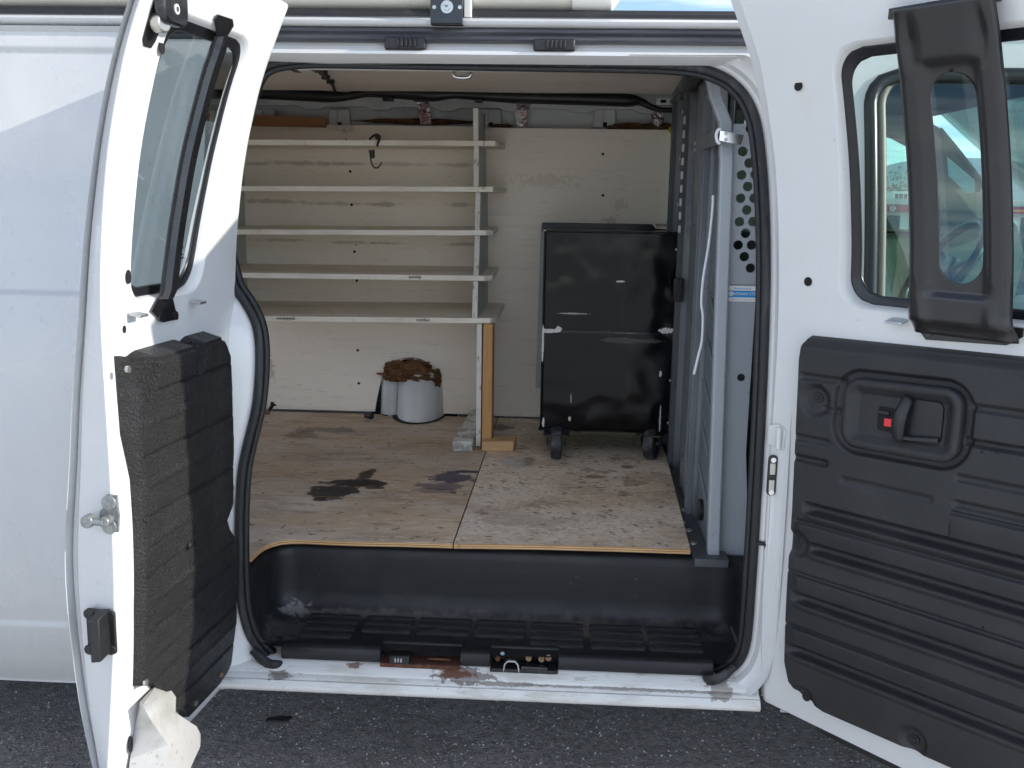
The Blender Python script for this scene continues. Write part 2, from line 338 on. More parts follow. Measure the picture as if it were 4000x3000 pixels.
orangex = mat('sawn_fir_block', (.58, .36, .17), .6, layers=[((.45, .24, .09), (8, 60, 60), .45, .7, .6, 4), ((.24, .15, .09), 50, .66, .74, .6, 7)])
redwood = mat('reddish_lumber', (.30, .125, .05), .6, layers=[((.2, .08, .03), (5, 70, 70), .45, .7, .7, 4), ((.12, .06, .03), 30, .66, .74, .5)])
blockw = mat('scuffed_white_block', (.66, .64, .58), .6, layers=[((.2, .19, .17), (20, 20, 20), .47, .62, .75, 8)])
Zf = .652
spill = []
for (u, v, rx, ry, a) in [(1300, 1920, .05, .055, 1), (1370, 1885, .055, .03, 1), (1420, 1888, .055, .028, 1), (1470, 1905, .022, .012, .9), (1430, 1855, .02, .035, .95), (1450, 1840, .012, .02, .9), (1245, 1950, .014, .015, .9)]:
    spill.append(((.012, .011, .011), at(u, v, Z=Zf), (rx * 1.3, ry * 1.3, .05), .46, 24, .14, .95 * a))
for (u, v, rx, ry, a) in [(1770, 1868, .06, .04, .8), (1720, 1900, .06, .03, .6), (1830, 1842, .035, .012, .9), (1690, 1915, .045, .02, .45), (1766, 1845, .02, .014, .8)]:
    spill.append(((.055, .042, .085), at(u, v, Z=Zf), (rx * 1.25, ry * 1.25, .05), .5, 24, .15, min(1, 1.1 * a)))
spill += [((.13, .09, .06), at(2330, 1862, Z=Zf), (.03, .02, .05), .7, 30, .3, .7), ((.09, .07, .055), at(1280, 1680, Z=Zf), (.10, .045, .05), .8, 14, .4, .6), ((.12, .08, .055), at(1190, 1700, Z=Zf), (.06, .06, .05), .8, 16, .4, .6), ((.5, .49, .47), at(2010, 1808, Z=Zf), (.05, .05, .05), .5, 20, .3, .6),
          ((.14, .07, .045), at(2060, 1800, Z=Zf), (.02, .06, .05), .8, 30, .4, .55), ((.05, .045, .04), at(1960, 1668, Z=Zf), (.04, .05, .05), .9, 30, .3, .7), ((.15, .075, .045), at(2450, 1823, Z=Zf), (.03, .02, .05), .8, 40, .3, .7), ((.03, .03, .035), at(1770, 1925, Z=Zf), (.012, .012, .05), .6, 40, .2, .8)]
FL = [((.74, .62, .49), (2.6, 5, 5), .38, .58, .85), ((.38, .27, .19), (3, 5, 5), .46, .62, .5, 9), ((.24, .165, .115), (6, 18, 18), .54, .66, .5, 9), ((.80, .69, .56), (14, 60, 40), .54, .62, .6, 6), ((.10, .075, .06), 34, .60, .65, .75, 8)]
def floor_extra(b, c):
    # walked-on rear half is browner than the swept front edge
    y = b.new('SeparateXYZ'); b.l.new(b.P(), y.inputs[0]); f = b.math('ADD', y.outputs[1], b.math('MULTIPLY', b.math('SUBTRACT', b.noise(4, 4), .5), .9))
    return b.mix(b.rng(f, .40, .95, .0, .34), c, (.24, .17, .115, 1))
floorL = mat('stained_plywood', (.64, .47, .31), .6, layers=FL, spots=spill, extra=floor_extra, bump=([((6, 70, 30), 1), (90, .6)], .35, .003), rvar=(12, .75))
floorR = mat('worn_grey_plywood', (.66, .51, .36), .6, layers=[((.78, .66, .53), (3, 4, 4), .38, .58, .85), ((.40, .30, .22), (4, 7, 7), .48, .63, .5, 9), ((.84, .74, .62), (30, 50, 40), .54, .62, .6, 7), ((.40, .30, .22), (60, 90, 60), .53, .60, .6, 6), ((.11, .08, .065), 38, .60, .65, .75, 8), ((.22, .16, .12), 11, .58, .64, .6, 8)], spots=spill[-8:], bump=([((10, 60, 30), 1), (110, .7)], .4, .003), rvar=(12, .78))
def edge_extra(b, c):
    s = b.new('SeparateXYZ'); b.l.new(b.P(), s.inputs[0]); k = b.math('MULTIPLY', b.math('ADD', s.outputs[2], b.math('MULTIPLY', b.noise((2, 2, 30), 3), .0012)), 2 * math.pi / .0056); f = b.rng(b.math('SINE', k), -.2, .5)
    return b.mix(b.math('MULTIPLY', f, .85), c, (.24, .115, .04, 1))
plyedge = mat('raw_plywood_edge', (.62, .40, .19), .6, layers=[((.45, .25, .1), (9, 9, 60), .45, .7, .6), ((.16, .09, .05), 50, .66, .73, .7, 7)], extra=edge_extra)
ceilm = mat('painted_ceiling_panel', (.85, .76, .66), .6, layers=[((.72, .62, .52), (1.5, 6, 6), .42, .72, .7), ((.3, .22, .16), (12, 60, 60), .67, .73, .5, 6)])
innerw = mat('bare_inner_steel', (.56, .56, .54), .45, layers=[((.3, .29, .27), 7, .45, .75, .5)])
insul = mat('brown_glass_wool', (.20, .105, .05), .95, layers=[((.11, .05, .025), 30, .4, .65, .8), ((.34, .2, .11), 80, .55, .7, .6)], bump=([(70, 1), (200, .6)], 1, .012), spec=.1)
foil = mat('foil_tape', (.26, .17, .17), .25, metal=.9, layers=[((.65, .62, .6), 26, .5, .58, .9), ((.1, .03, .03), 50, .55, .65, .8)], bump=([(70, 1)], 1, .01))
foilw = mat('foil_tape_print', (.6, .57, .55), .4)
pvc = mat('cream_pvc', (.74, .70, .60), .38, layers=[((.62, .57, .46), 5, .45, .75, .5), ((.35, .3, .25), 70, .7, .76, .5)])
pvcw = mat('white_pvc_cap', (.76, .74, .68), .34)
hook = mat('hook_black', (.008, .008, .009), .4)
cordm = mat('white_cord', (.76, .77, .80), .4)
tyre = mat('caster_rubber', (.025, .026, .028), .55, layers=[((.12, .12, .12), 40, .48, .68, .6, 7)])
redm = mat('red_indicator', (.75, .015, .03), .35); redm.node_tree.nodes['Principled BSDF'].inputs['Coat Weight'].default_value = .5
ink = mat('marker_ink', (.012, .01, .016), .6)
stick = mat('sticker_white', (.8, .8, .78), .4); stickb = mat('sticker_blue', (.02, .27, .62), .4)
yellow = mat('yellow_foam', (.6, .55, .08), .9)
gl_clear = glass('clear_glass', (.93, .96, .95), 1.45, .8); gl_left = glass('tinted_glass_teal', (.90, 1.0, .95), 1.40, .5); gl_right = glass('tinted_glass_green', (.80, .93, .88), 1.45, .9); gl_cab = glass('cab_glass', (.66, .85, .80), 1.5, 2.6)
cabtrim = mat('cab_trim_pale', (.34, .36, .31), .6); cabdark = mat('cab_lining_dark', (.06, .062, .06), .8); headl = mat('headliner_fabric', (.10, .105, .10), .9)
dashm = mat('dash_grey', (.10, .105, .10), .6); wheelm = mat('steering_wheel_vinyl', (.05, .055, .06), .35)
def asph_extra(b, c):
    v = b.new('TexVoronoi'); v.inputs['Scale'].default_value = 75; b.l.new(b.P(), v.inputs['Vector'])
    sx = b.new('SeparateColor'); b.l.new(v.outputs['Color'], sx.inputs[0])
    sel = b.rng(sx.outputs[0], .74, .78); rad = b.math('SUBTRACT', 1, b.rng(v.outputs['Distance'], .16, .40)); f = b.math('MULTIPLY', sel, rad)
    tone = b.mix(sx.outputs[1], (.2, .2, .2, 1), (.75, .74, .70, 1)); c = b.mix(b.math('MULTIPLY', f, .9), c, tone)
    v2 = b.new('TexVoronoi'); v2.inputs['Scale'].default_value = 210; b.l.new(b.P(), v2.inputs['Vector']); s2 = b.new('SeparateColor'); b.l.new(v2.outputs['Color'], s2.inputs[0])
    f2 = b.math('MULTIPLY', b.rng(s2.outputs[0], .72, .78), b.math('SUBTRACT', 1, b.rng(v2.outputs['Distance'], .15, .45))); return b.mix(b.math('MULTIPLY', f2, .8), c, (.34, .335, .32, 1))
asphalt = mat('asphalt', (.32, .29, .265), .85, layers=[((.15, .14, .13), 60, .4, .65, .9), ((.26, .25, .24), 160, .55, .72, .8), ((.15, .135, .115), 1.5, .5, .75, .5)], extra=asph_extra, bump=([(130, 1), (45, .8)], 1, .012))

# ------------------------------------------------------------------ ground and far land
GZ = .06
def gz(x, y):
    return GZ - 5.2 * sstep(9, 55, y)
ys = [-60, -20, -8, -4, -2, 0, 2, 4, 6, 9, 12, 16, 20, 25, 30, 36, 42, 48, 55, 70, 120, 400, 2500]
xs = [-2500, -400, -80, -30, -12, -6, -3, 0, 3, 6, 12, 20, 30, 50, 90, 400, 2500]
vs = [(x, y, gz(x, y)) for y in ys for x in xs]; nx = len(xs)
tag(obj('asphalt_ground', vs, [(j * nx + i, j * nx + i + 1, (j + 1) * nx + i + 1, (j + 1) * nx + i) for j in range(len(ys) - 1) for i in range(nx - 1)], asphalt, smooth=True), kind='structure')
concrete = mat('bounce_concrete', (.66, .645, .61), .85, layers=[((.56, .545, .51), 1.2, .4, .7, .7), ((.3, .28, .25), 9, .6, .75, .5, 7)], bump=([(60, 1)], .4, .004))
tag(obj('bounce_apron', [(x, y, GZ + .004) for x, y in ((-40, -40), (40, -40), (40, -.7), (-40, -.7))], [(0, 1, 2, 3)], concrete), kind='structure')  # unseen pale ground added to bounce sunlight into the cargo bay
# loose grains that stand proud of the asphalt under the sill
rnd = random.Random(3); V = []; F = []
for i in range(3000):
    x = rnd.uniform(-1.75, .95); y = rnd.uniform(.12, .75) if x > -.95 else rnd.uniform(.1, .95); r = rnd.choice([.0015, .002, .0028, .004]) * rnd.uniform(.8, 1.25)
    k = len(V); h = rnd.uniform(.6, 1.1)
    ang = rnd.random() * 6.28; pts = [(x + r * math.cos(ang + a) * rnd.uniform(.7, 1.2), y + r * math.sin(ang + a) * rnd.uniform(.7, 1.2), GZ - .001) for a in (0, 1.57, 3.14, 4.71)]
    V += pts + [(x + (rnd.random() - .5) * r, y + (rnd.random() - .5) * r, GZ + r * h)]; F += [(k, k + 1, k + 4), (k + 1, k + 2, k + 4), (k + 2, k + 3, k + 4), (k + 3, k, k + 4)]
grainm = mat('pale_grit', (.60, .58, .55), .8, layers=[((.22, .22, .215), 60, .4, .6, .9), ((.5, .49, .46), 90, .58, .66, .9)])
tag(obj('grit', V, F, grainm), kind='stuff')
# far hills behind the filling station
mtm = mat('forested_hillside_hazed', (.06, .085, .10), .95, layers=[((.10, .125, .13), .004, .42, .65, .8), ((.035, .05, .055), .012, .5, .7, .7)])  # forest colour with the blue of distant haze mixed in
def hill(a, b):
    x = -1200 + 5200 * a; D = 2600 + 1500 * b
    h = (175 + 95 * noise.noise((x * .0016, 3.3, 0)) + 40 * noise.noise((x * .006, 1.3, 0)) + 14 * noise.noise((x * .02, 7, 0))) * math.sin(math.pi * .5 * min(1, b * 1.25)) + 25 * noise.noise((x * .004, b * 5, 2)) * b
    return (x, D, -8 + max(0, h))
vs, fs = gridg(hill, 150, 22); tag(obj('hills', vs, fs, mtm, smooth=True), kind='structure')
# ------------------------------------------------------------------ the van
van = thing('cargo_van', (-.2, .9, GZ), 'white cargo van with both hinged side doors open, seen square to its side', 'van')
# rear quarter panel with the pressed window blank
xr = at(716, 600, Y=.1).x; zt_ = atprof(300, 186).z; zb_ = atprof(200, 1153).z; zc_ = atprof(200, 2436).z
def panel(a, b):
    x = -2.7 + (-.80 + 2.7) * a ** .8; z = .335 + (1.885 - .335) * b
    r = .07; dx = xr - x; dzt = zt_ - z; dzb = z - zb_
    # signed distance to the rounded blank
    qx = r - dx; qz = r - min(dzt, dzb); d = r - (math.hypot(max(qx, 0), max(qz, 0)) + min(max(qx, qz), 0))
    rec = .011 * sstep(-.004, .012, d)
    low = -.006 * sstep(zc_ + .006, zc_ - .006, z)
    return (x, prof(z) + rec + low, z)
vs, fs = gridg(panel, 90, 330); pan = obj('rear_quarter_panel', vs, fs, white, van, smooth=True)
vs, fs = loft([[(-2.7, prof(.335), .335), (-.80, prof(.335), .335)], [(-2.7, .13, .335), (-.80, .13, .335)], [(-2.7, .14, .40), (-.8, .14, .40)]]); obj('rocker_return', vs, fs, white, pan)
# roof lip, drip channel, roof skin
zg = [atprof(1500, v, -.01).z for v in (69, 86, 106, 160, 212)]
Yg = prof(1.88)
lipp = [(Yg + .03, zg[0] + .004), (Yg + .0, zg[0] + .001), (Yg - .013, zg[0] - .003), (Yg - .019, zg[1] + .002), (Yg - .018, zg[1] - .004), (Yg - .012, zg[2] + .003), (Yg + .004, zg[2]), (Yg + .03, zg[2])]
roof = sweepx('roof_lip', lipp, -2.7, 2.3, white, van, auto=60)
def rf(a, b):
    y = Yg + .0 + (1.83 - Yg + .0) * b; return (-2.7 + 5.0 * a, y, zg[0] + .002 + .07 * math.sin(math.pi * b) ** .8)
vs, fs = gridg(rf, 6, 30); obj('roof_skin', vs, fs, white, van, smooth=True)
sweepx('drip_strip', [(Yg + .02, zg[2] - .001), (Yg - .010, zg[2] - .002), (Yg - .013, zg[2] - .009), (Yg - .007, zg[2] - .014), (Yg - .010, zg[2] - .018), (Yg - .013, zg[3] + .006), (Yg - .006, zg[3]), (Yg + .02, zg[3])], -1.0, .56, stripm, van, auto=35)
sweepx('drip_channel', [(Yg + .02, zg[2] - .002), (Yg - .012, zg[2] - .003), (Yg - .004, zg[2] - .014), (Yg + .004, zg[3] + .012), (Yg + .03, zg[3] + .012)], -2.7, -1.005, white, van, auto=30)
hd = sweepx('door_header', [(Yg + .012, zg[3] + .004), (Yg + .010, zg[3] - .002), (Yg + .002, zg[3] - .012), (Yg - .008, zg[4] + .010), (Yg - .008, zg[4] + .004), (Yg + .016, zg[4] - .006), (Yg + .09, zg[4] - .02), (Yg + .09, zg[3] + .004)], -1.05, .60, jambw, van, auto=50)
for (u0, u1, v0, v1) in ((1505, 1665, 146, 197), (2085, 2246, 153, 203)):
    p = at(u0, v0, Y=Yg); q = at(u1, v1, Y=Yg)
    c = box('header_bumper', (p.x, Yg - .014, q.z), (q.x, Yg + .02, p.z), blackp, hd, .004)
    xc = (p.x + q.x) / 2 + .004
    for k in range(5): box('bumper_tooth', (xc - .022 + k * .0095, Yg - .022, p.z - .022), (xc - .0165 + k * .0095, Yg - .014, p.z - .004), drubber, c, .001)
# opening seal
def sealpt(u, v, off=.062): return atprof(u, v, off)
sp = [(905, 1085), (870, 900), (900, 650), (960, 420), (1000, 300), (1045, 256), (1110, 238), (1220, 230), (1500, 233), (2000, 241), (2450, 248), (2620, 254), (2730, 266), (2810, 292), (2870, 330), (2920, 390), (2955, 480), (2975, 620), (2987, 800), (2992, 1000), (2990, 1200),
      (2980, 1500), (2965, 1800), (2948, 2100), (2935, 2300), (2925, 2440), (2912, 2530), (2885, 2588), (2835, 2628), (2770, 2650)]
sl = [(905, 1085), (925, 1135), (962, 1190), (995, 1255), (1010, 1320), (1014, 1400), (1010, 1500), (1000, 1590), (980, 1680), (958, 1770), (943, 1860), (935, 2000), (934, 2150), (937, 2280), (945, 2370), (960, 2440), (985, 2500), (1030, 2555), (1085, 2600)]
loopc = list(reversed(sl)) + sp[1:]
sealpath = catmull([sealpt(*p) for p in loopc], 5)
seal = obj('door_seal', *tubeg(sealpath, (.0070, .0100), 14, flat=(0, 1, 0)), rubber, van, smooth=True)
def inward(path, d, dy):
    c = Vector((-.15, 0, 1.1)); o = []
    for i, p in enumerate(path):
        t = (path[min(i + 1, len(path) - 1)] - path[max(0, i - 1)]); t.y = 0; t.normalize(); nrm = Vector((t.z, 0, -t.x))
        if nrm.dot(c - p) < 0: nrm = -nrm
        o.append(p + nrm * d + Vector((0, dy, 0)))
    return o
obj('seal_lip', *tubeg(inward(sealpath, .013, .010), .0075, 8), drubber, seal, smooth=True)
obj('seal_carrier', *tubeg(inward(sealpath, .004, .024), (.013), 8), drubber, seal, smooth=True)
for (u, v, s) in ((1050, 2590, 1), (2800, 2650, -1)):     # flared seal ends over the sill
    c = at(u, v, Y=.085)
    P0 = [c + Vector((-.040 * s, .004, .030)), c + Vector((-.014 * s, -.004, .010)), c + Vector((.014 * s, -.010, .000)), c + Vector((.034 * s, -.002, .006))]
    tube('seal_end', catmull(P0, 4), [(.010, .010)] * 3 + [(.010, .014)] * 4 + [(.009, .015)] * 3 + [(.007, .011), (.004, .007), (.002, .003)], rubber, seal, 10, flat=(0, 1, .3))
# jamb around the opening, from the seal out to the skin
def jamb_rows(path, wd):
    rows = []
    for d, dy in ((.002, .02), (-.006, .006), (-.02, -.004), (-.5 * wd, -.022), (-.82 * wd, -.034), (-wd, -.058)):
        rows.append([Vector((p.x, p.y, min(zg[4] + .006, max(p.z, .392)))) for p in inward(path, d, dy)])
    return rows
for nm, path, wd in (('rear_pillar_jamb', sealpath[:len(sl) * 5 - 5 + 14], .085), ('front_pillar_jamb', sealpath[len(sl) * 5 + 45:], .052)):
    vs, fs = loft(jamb_rows(path, wd)); obj(nm, vs, fs, jambw, van, auto=35)
# sill
P0 = at(1500, 2588, Y=.105).z
sillp = [(.20, P0 + .004), (.105, P0 + .003), (.098, P0 - .001), (.066, P0 - .011), (.062, P0 - .016), (.050, P0 - .0195), (.046, P0 - .023), (.040, P0 - .0235), (.0365, P0 - .027), (.030, P0 - .033), (.030, P0 - .040), (.036, P0 - .049), (.05, P0 - .0545), (.2, P0 - .055)]
sill = sweepx('sill', sillp, -.80, at(2972, 2700, Y=.04).x, sillm, van, auto=35, seg=4)
# underbody behind the sill
box('underbody', (-2.6, .2, .37), (2.2, 1.75, .43), drubber, van, .01)
# step well
sx0, sx1 = at(990, 2420, Y=.13).x, at(2908, 2460, Y=.13).x
YB = .318; ZT = .445
lev = [(.052, ZT - .001), (.034, ZT + .0015), (.02, ZT + .007), (.009, ZT + .017), (.003, ZT + .032), (0, ZT + .055), (.001, ZT + .10), (.002, ZT + .150), (.001, ZT + .167), (-.004, ZT + .175), (-.012, ZT + .1795), (-.06, ZT + .181)]
def ucurve(ins, n=9):
    r = max(.012, .062 - ins * .4) if ins >= 0 else .062
    x0, x1, yb = sx0 + ins, sx1 - ins, YB - ins
    pts = [(x0, .10), (x0, .14), (x0, yb - r)]
    for k in range(1, n): a = R_(180 - 90 * k / n); pts.append((x0 + r + r * math.cos(a), yb - r + r * math.sin(a)))
    for k in range(0, 31): pts.append((x0 + r + (x1 - x0 - 2 * r) * k / 30, yb))
    for k in range(1, n): a = R_(90 - 90 * k / n); pts.append((x1 - r + r * math.cos(a), yb - r + r * math.sin(a)))
    pts += [(x1, yb - r), (x1, .14), (x1, .10)]; return pts
rows = [[(x, y, z) for x, y in ucurve(d)] for d, z in lev]
# close the tread floor with one more row pulled to the front
rows.insert(0, [(x, .10, ZT - .0015) for x, y in ucurve(.052)])
vs, fs = loft(rows); step = obj('step_well', vs, fs, stepm, van, auto=60)
for (u0, u1) in ((1100, 1487), (1797, 1915), (2180, 2790)):
    x0, x1 = at(u0, 2560, Y=.1).x, at(u1, 2570, Y=.1).x
    sweepx('step_lip', [(.125, ZT - .006), (.118, ZT + .003), (.107, ZT + .004), (.098, ZT - .001), (.094, ZT - .018), (.096, P0 + .0035), (.125, P0 + .0035)], x0, x1, stepm, step, auto=70, bevel=.003)
pad = None
cols = [(1190, 1395), (1420, 1612), (1632, 1838), (1856, 2053), (2074, 2278), (2302, 2508), (2526, 2728)]
yrows = [(.268, .287), (.232, .256), (.192, .218), (.152, .178)]
for j, (ya, yb) in enumerate(yrows):
    for i, (u0, u1) in enumerate(cols):
        v = 2440 + i * 6; x0, x1 = at(u0, v, Z=ZT).x, at(u1, v, Z=ZT).x
        if j == 3 and i in (1, 2, 3): continue
        pl = rrect(x0, x1, ya, yb, .006, 3); pl2 = rrect(x0 + .0025, x1 - .0025, ya + .0025, yb - .0025, .0045, 3)
        vs, fs = loft([[(x, y, ZT - .002) for x, y in pl], [(x, y, ZT + .003) for x, y in pl], [(x, y, ZT + .0045) for x, y in pl2]], True)
        fs.append(tuple(range(2 * len(pl), 3 * len(pl)))); obj('tread_pad', vs, fs, padm, step, auto=40)
# latch recesses between the lips
a = at(1487, 2570, Y=.1); b = at(1797, 2590, Y=.1)
rp = box('rusty_latch_plate', (a.x, .088, P0 - .004), (b.x, .155, P0 + .0065), rusty, van, .002)
box('recess_wall', (a.x - .004, .138, P0), (b.x + .004, .17, ZT + .0035), stepm, rp, .005)
q0 = at(1525, 2555, Y=.11); q1 = at(1602, 2590, Y=.1)
cl = box('latch_clip', (q0.x, .088, q1.z), (q1.x, .128, q0.z + .006), drubber, rp, .003)
for k in range(3): box('clip_tooth', (q0.x + .014 + k * .007, .084, q1.z + .008), (q0.x + .018 + k * .007, .09, q1.z + .018), galv, rp, .0008)
q0 = at(1672, 2545, Y=.11); q1 = at(1755, 2566, Y=.1)
tube('rusty_striker', [(q0.x, .12, P0 + .004), (q0.x, .105, P0 + .014), (q0.x + .006, .10, P0 + .017), (q1.x - .006, .10, P0 + .017), (q1.x, .105, P0 + .014), (q1.x, .12, P0 + .004)], .0028, rusty, rp, 8)
a = at(1915, 2570, Y=.1); b = at(2180, 2600, Y=.1)
rp = box('front_latch_plate', (a.x, .088, P0 - .006), (b.x, .155, P0 + .0045), drubber, van, .002)
box('recess_wall', (a.x - .004, .138, P0), (b.x + .004, .17, ZT + .0035), stepm, rp, .005)
q0 = at(1975, 2540, Y=.1); q1 = at(2022, 2600, Y=.1)
arch = [(q0.x - .004, P0 + .0), (q0.x - .001, P0 + .018), (q0.x + .006, P0 + .026), (q1.x - .006, P0 + .026), (q1.x + .001, P0 + .018), (q1.x + .004, P0)]
tube('catch_arch', [(x, .098, z) for x, z in arch], (.007, .003), gloss_black, rp, 8, flat=(0, 1, 0))
tube('catch_rim', [(x, .090, z - .002) for x, z in arch], .0024, bolt, rp, 8)
p = at(2088, 2590, Y=.095); box('catch_plate', (p.x - .032, .085, P0 + .003), (p.x + .032, .110, P0 + .014), gloss_black, rp, .003)
for (u, v, r, mm) in ((1963, 2557, .005, chrome), (2065, 2573, .0075, rustbolt), (2115, 2577, .0075, rustbolt), (2142, 2572, .0075, rustbolt), (1945, 2575, .006, rusty)):
    p = at(u, v, Y=.108); cyl('bolt', p, (0, -.7, .7), r, .006, mm, rp, 10)
# chrome striker loop under the header
p0 = at(1772, 262, Y=.30); p1 = at(1838, 302, Y=.30)
tube('roof_striker', catmull([(p0.x, .26, p0.z + .03), (p0.x, .30, p0.z), (p0.x, .30, p1.z + .008), (p0.x + .006, .30, p1.z), (p1.x - .006, .30, p1.z), (p1.x, .30, p1.z + .008), (p1.x, .30, p0.z), (p1.x, .26, p0.z + .03)], 4), .004, chrome, van, 8)

# ------------------------------------------------------------------ cargo shell inside
box('cargo_floor_pan', (-2.6, .345, .60), (2.2, 1.84, .632), drubber, van, .002)
CZ = 1.90
def ceil(a, b):
    x = -2.6 + (2.97) * a; y = .22 + (1.64 - .22) * b; return (x, y, CZ + .035 * math.sin(math.pi * min(1, b)) - .02 * sstep(.0, .0 + .2, .2 - b) + .003 * noise.noise((x * 3, y * 3, 0)))
vs, fs = gridg(ceil, 30, 16); cl = obj('ceiling_panel', vs, fs, ceilm, van, smooth=True)
box('inner_header', (-2.6, .19, CZ - .03), (.42, .26, CZ + .03), drubber, van, .01)
# far wall steel above the plywood: sheet, stepped rail, ribs with keyholes
box('far_wall_sheet', (-2.6, 1.83, .45), (.62, 1.85, 1.98), innerw, van, 0)
for hy, sg in ((.12, -1), (1.85, 1)):              # rear doors, out of view, opened to let skylight into the cargo bay
    def rdp(y, z, t): return (-2.62 - y * .94 - t * .34 * 0, hy + sg * (y * .34 + t), z)
    g = [];
    for ya, yb, z0, z1 in ((0, .86, .4, 1.08), (0, .86, 1.80, 1.98), (0, .09, 1.08, 1.80), (.77, .86, 1.08, 1.80)):
        vs, fs = boxg((0, 0, 0), (1, 1, 1)); g.append(([rdp(ya + (yb - ya) * x, z0 + (z1 - z0) * z, .04 * y) for x, y, z in vs], fs))
    dr = obj('rear_door', *join(g), white, van, auto=30); vs, fs = boxg((0, 0, 0), (1, 1, 1)); obj('rear_door_pane', [rdp(.091 + .678 * x, 1.081 + .718 * z, .018 + .004 * y) for x, y, z in vs], fs, gl_clear, dr)
box('bounce_wall_lining', (-2.55, .19, .66), (-.95, .20, 1.80), wallply, van, 0)  # unseen cream panel added to bounce more light around inside
zr = [at(u, v, Y=1.77).z for u, v in ((1100, 414), (1260, 412), (1310, 424), (1410, 410))]
rail = [(-2.6, zr[0])]; x = at(1050, 400, Y=1.77).x
for uu in range(0, 8):
    u0 = 1010 + uu * 262
    for du, dv in ((0, 0), (150, -2), (185, 12), (235, 12)): 
        p = at(u0 + du, 412 + dv + (u0 + du - 1000) * .012, Y=1.77)
        if p.x < .38: rail.append((p.x, p.z))
rail.append((.385, rail[-1][1]))
poly = [(x, 1.775, z) for x, z in rail] + [(.385, 1.775, 1.93), (-2.6, 1.775, 1.93)]
prism('roof_rail', poly, (0, .03, 0), innerw, van, .003)
for (u, v) in ((1322, 455), (1915, 455), (2362, 470), (1030, 440)):
    p = at(u, v, Y=1.79); zb, zt2 = at(u, 500, Y=1.79).z, at(u, 424, Y=1.79).z
    rb = prism('wall_rib', [(p.x - .046, 1.80, zb), (p.x - .040, 1.80, zt2), (p.x + .040, 1.80, zt2), (p.x + .046, 1.80, zb)], (0, .028, 0), innerw, van, .006)
    tube('keyhole', [(p.x + .0, 1.7985, zb + .004), (p.x, 1.7985, zb + .022)], (.010, .0012), holem, rb, 10, flat=(1, 0, 0))
    box('rib_flange', (p.x - .012, 1.795, zb), (p.x - .006, 1.802, zt2), innerw, rb, .001)
# wiring loom along the ceiling edge
def hp(u, v, Y=1.66): return at(u, v, Y=Y)
lp = [hp(700, 360), hp(1020, 362), hp(1180, 370), hp(1290, 378), hp(1360, 376), hp(1420, 362), hp(1470, 358), hp(1620, 366), hp(1700, 372), hp(1780, 368), hp(2000, 378), hp(2300, 386), hp(2450, 392), hp(2500, 396), hp(2545, 418), hp(2590, 430), hp(2655, 428)]
rr = [.024, .024, .023, .021, .015, .018, .021, .024, .023, .016, .023, .024, .024, .015, .011, .010, .010]
cp = catmull(lp, 4); rI = [float(np.interp(i / 4, range(len(rr)), rr)) for i in range(len(cp))]
loom = tube('wiring_loom', cp, rI, hook, van, 8)
for u, v, wd in ((1060, 378, .03), (1300, 384, .05), (1515, 386, .04), (1640, 388, .05), (1870, 392, .03), (2010, 394, .03), (1250, 372, .03)):
    p = at(u, v, Y=1.655); box('loom_clip', (p.x - wd / 2, 1.65, p.z - .008), (p.x + wd / 2, 1.68, p.z + .012), hook, loom, .003)
lp = [hp(1215, 256, .9), hp(1240, 270, .95), hp(1262, 285, 1.05), hp(1272, 303, 1.15), hp(1290, 320, 1.3), hp(1300, 333, 1.4), hp(1310, 360, 1.6)]
tube('branch_wire', catmull(lp, 4), .006, hook, loom, 6)
for q in (lp[2], lp[3], lp[4]): box('wire_clip', q - Vector((.012, .008, .006)), q + Vector((.014, .008, .008)), hook, loom, .002)
lam = at(1175, 266, Y=.8); d_ = box('dome_lamp', (lam.x - .035, .78, lam.z - .006), (lam.x + .04, .86, lam.z + .02), blackp, van, .004); box('lamp_lens', (lam.x - .005, .775, lam.z - .009), (lam.x + .03, .85, lam.z - .004), pvcw, d_, .002)
# roof bow bracket at the far right corner
p = at(2600, 398, Y=1.62); br = box('roof_bracket', (p.x - .035, 1.60, p.z - .013), (p.x + .055, 1.63, p.z + .013), galv, van, .003)
cyl('bracket_bolt', (p.x + .022, 1.602, p.z), (0, -1, 0), .009, .006, darkgrey, br, 10); tube('bracket_slot', [(p.x - .02, 1.5992, p.z), (p.x, 1.5992, p.z)], (.006, .001), holem, br, 8, flat=(0, 0, 1))
# ceiling edge moulding at the partition
tube('ceiling_edge', [at(2770, 262, Y=.62), at(2745, 290, Y=.75), at(2650, 400, Y=1.62)], .012, drubber, van, 8)
# the grey housing that pokes through the wall panel
cx = (at(*zz('5', 1015, 1040), Y=1.62).x + at(*zz('5', 1365, 1040), Y=1.62).x) / 2
def dome(cx, rx, y0, zt, zb=.60):
    def f(a, b):
        th = math.pi * (1 + a); k = b ** 1.0
        z = zb + (zt - zb) * math.sin(min(1, k * 1.02) * math.pi / 2); s = (1 - (k ** 5)) ** .5
        tap = 1 - .13 * k
        return (cx + rx * tap * s * math.cos(th), 1.80 + (1.80 - y0) * tap * s * math.sin(th) * (1 - .85 * k ** 1.3), z)
    return f
vs, fs = gridg(dome(cx + .004, .098, 1.605, .865), 36, 30); hs = obj('fuel_filler_housing', vs, fs, innerw2 if 'innerw2' in globals() else innerw, van, smooth=True)
vs, fs = gridg(dome(cx - .118, .046, 1.735, .87), 20, 24); obj('housing_lobe', vs, fs, innerw, hs, smooth=True)
cut = [(cx + .112 * math.cos(math.pi * (1 + k / 20)), 1.80 + .212 * math.sin(math.pi * (1 + k / 20)), .6535) for k in range(21)] + [(cx + .112, 1.80, .6535), (cx - .155, 1.80, .6535), (cx - .155, 1.745, .6535), (cx - .125, 1.715, .6535)]
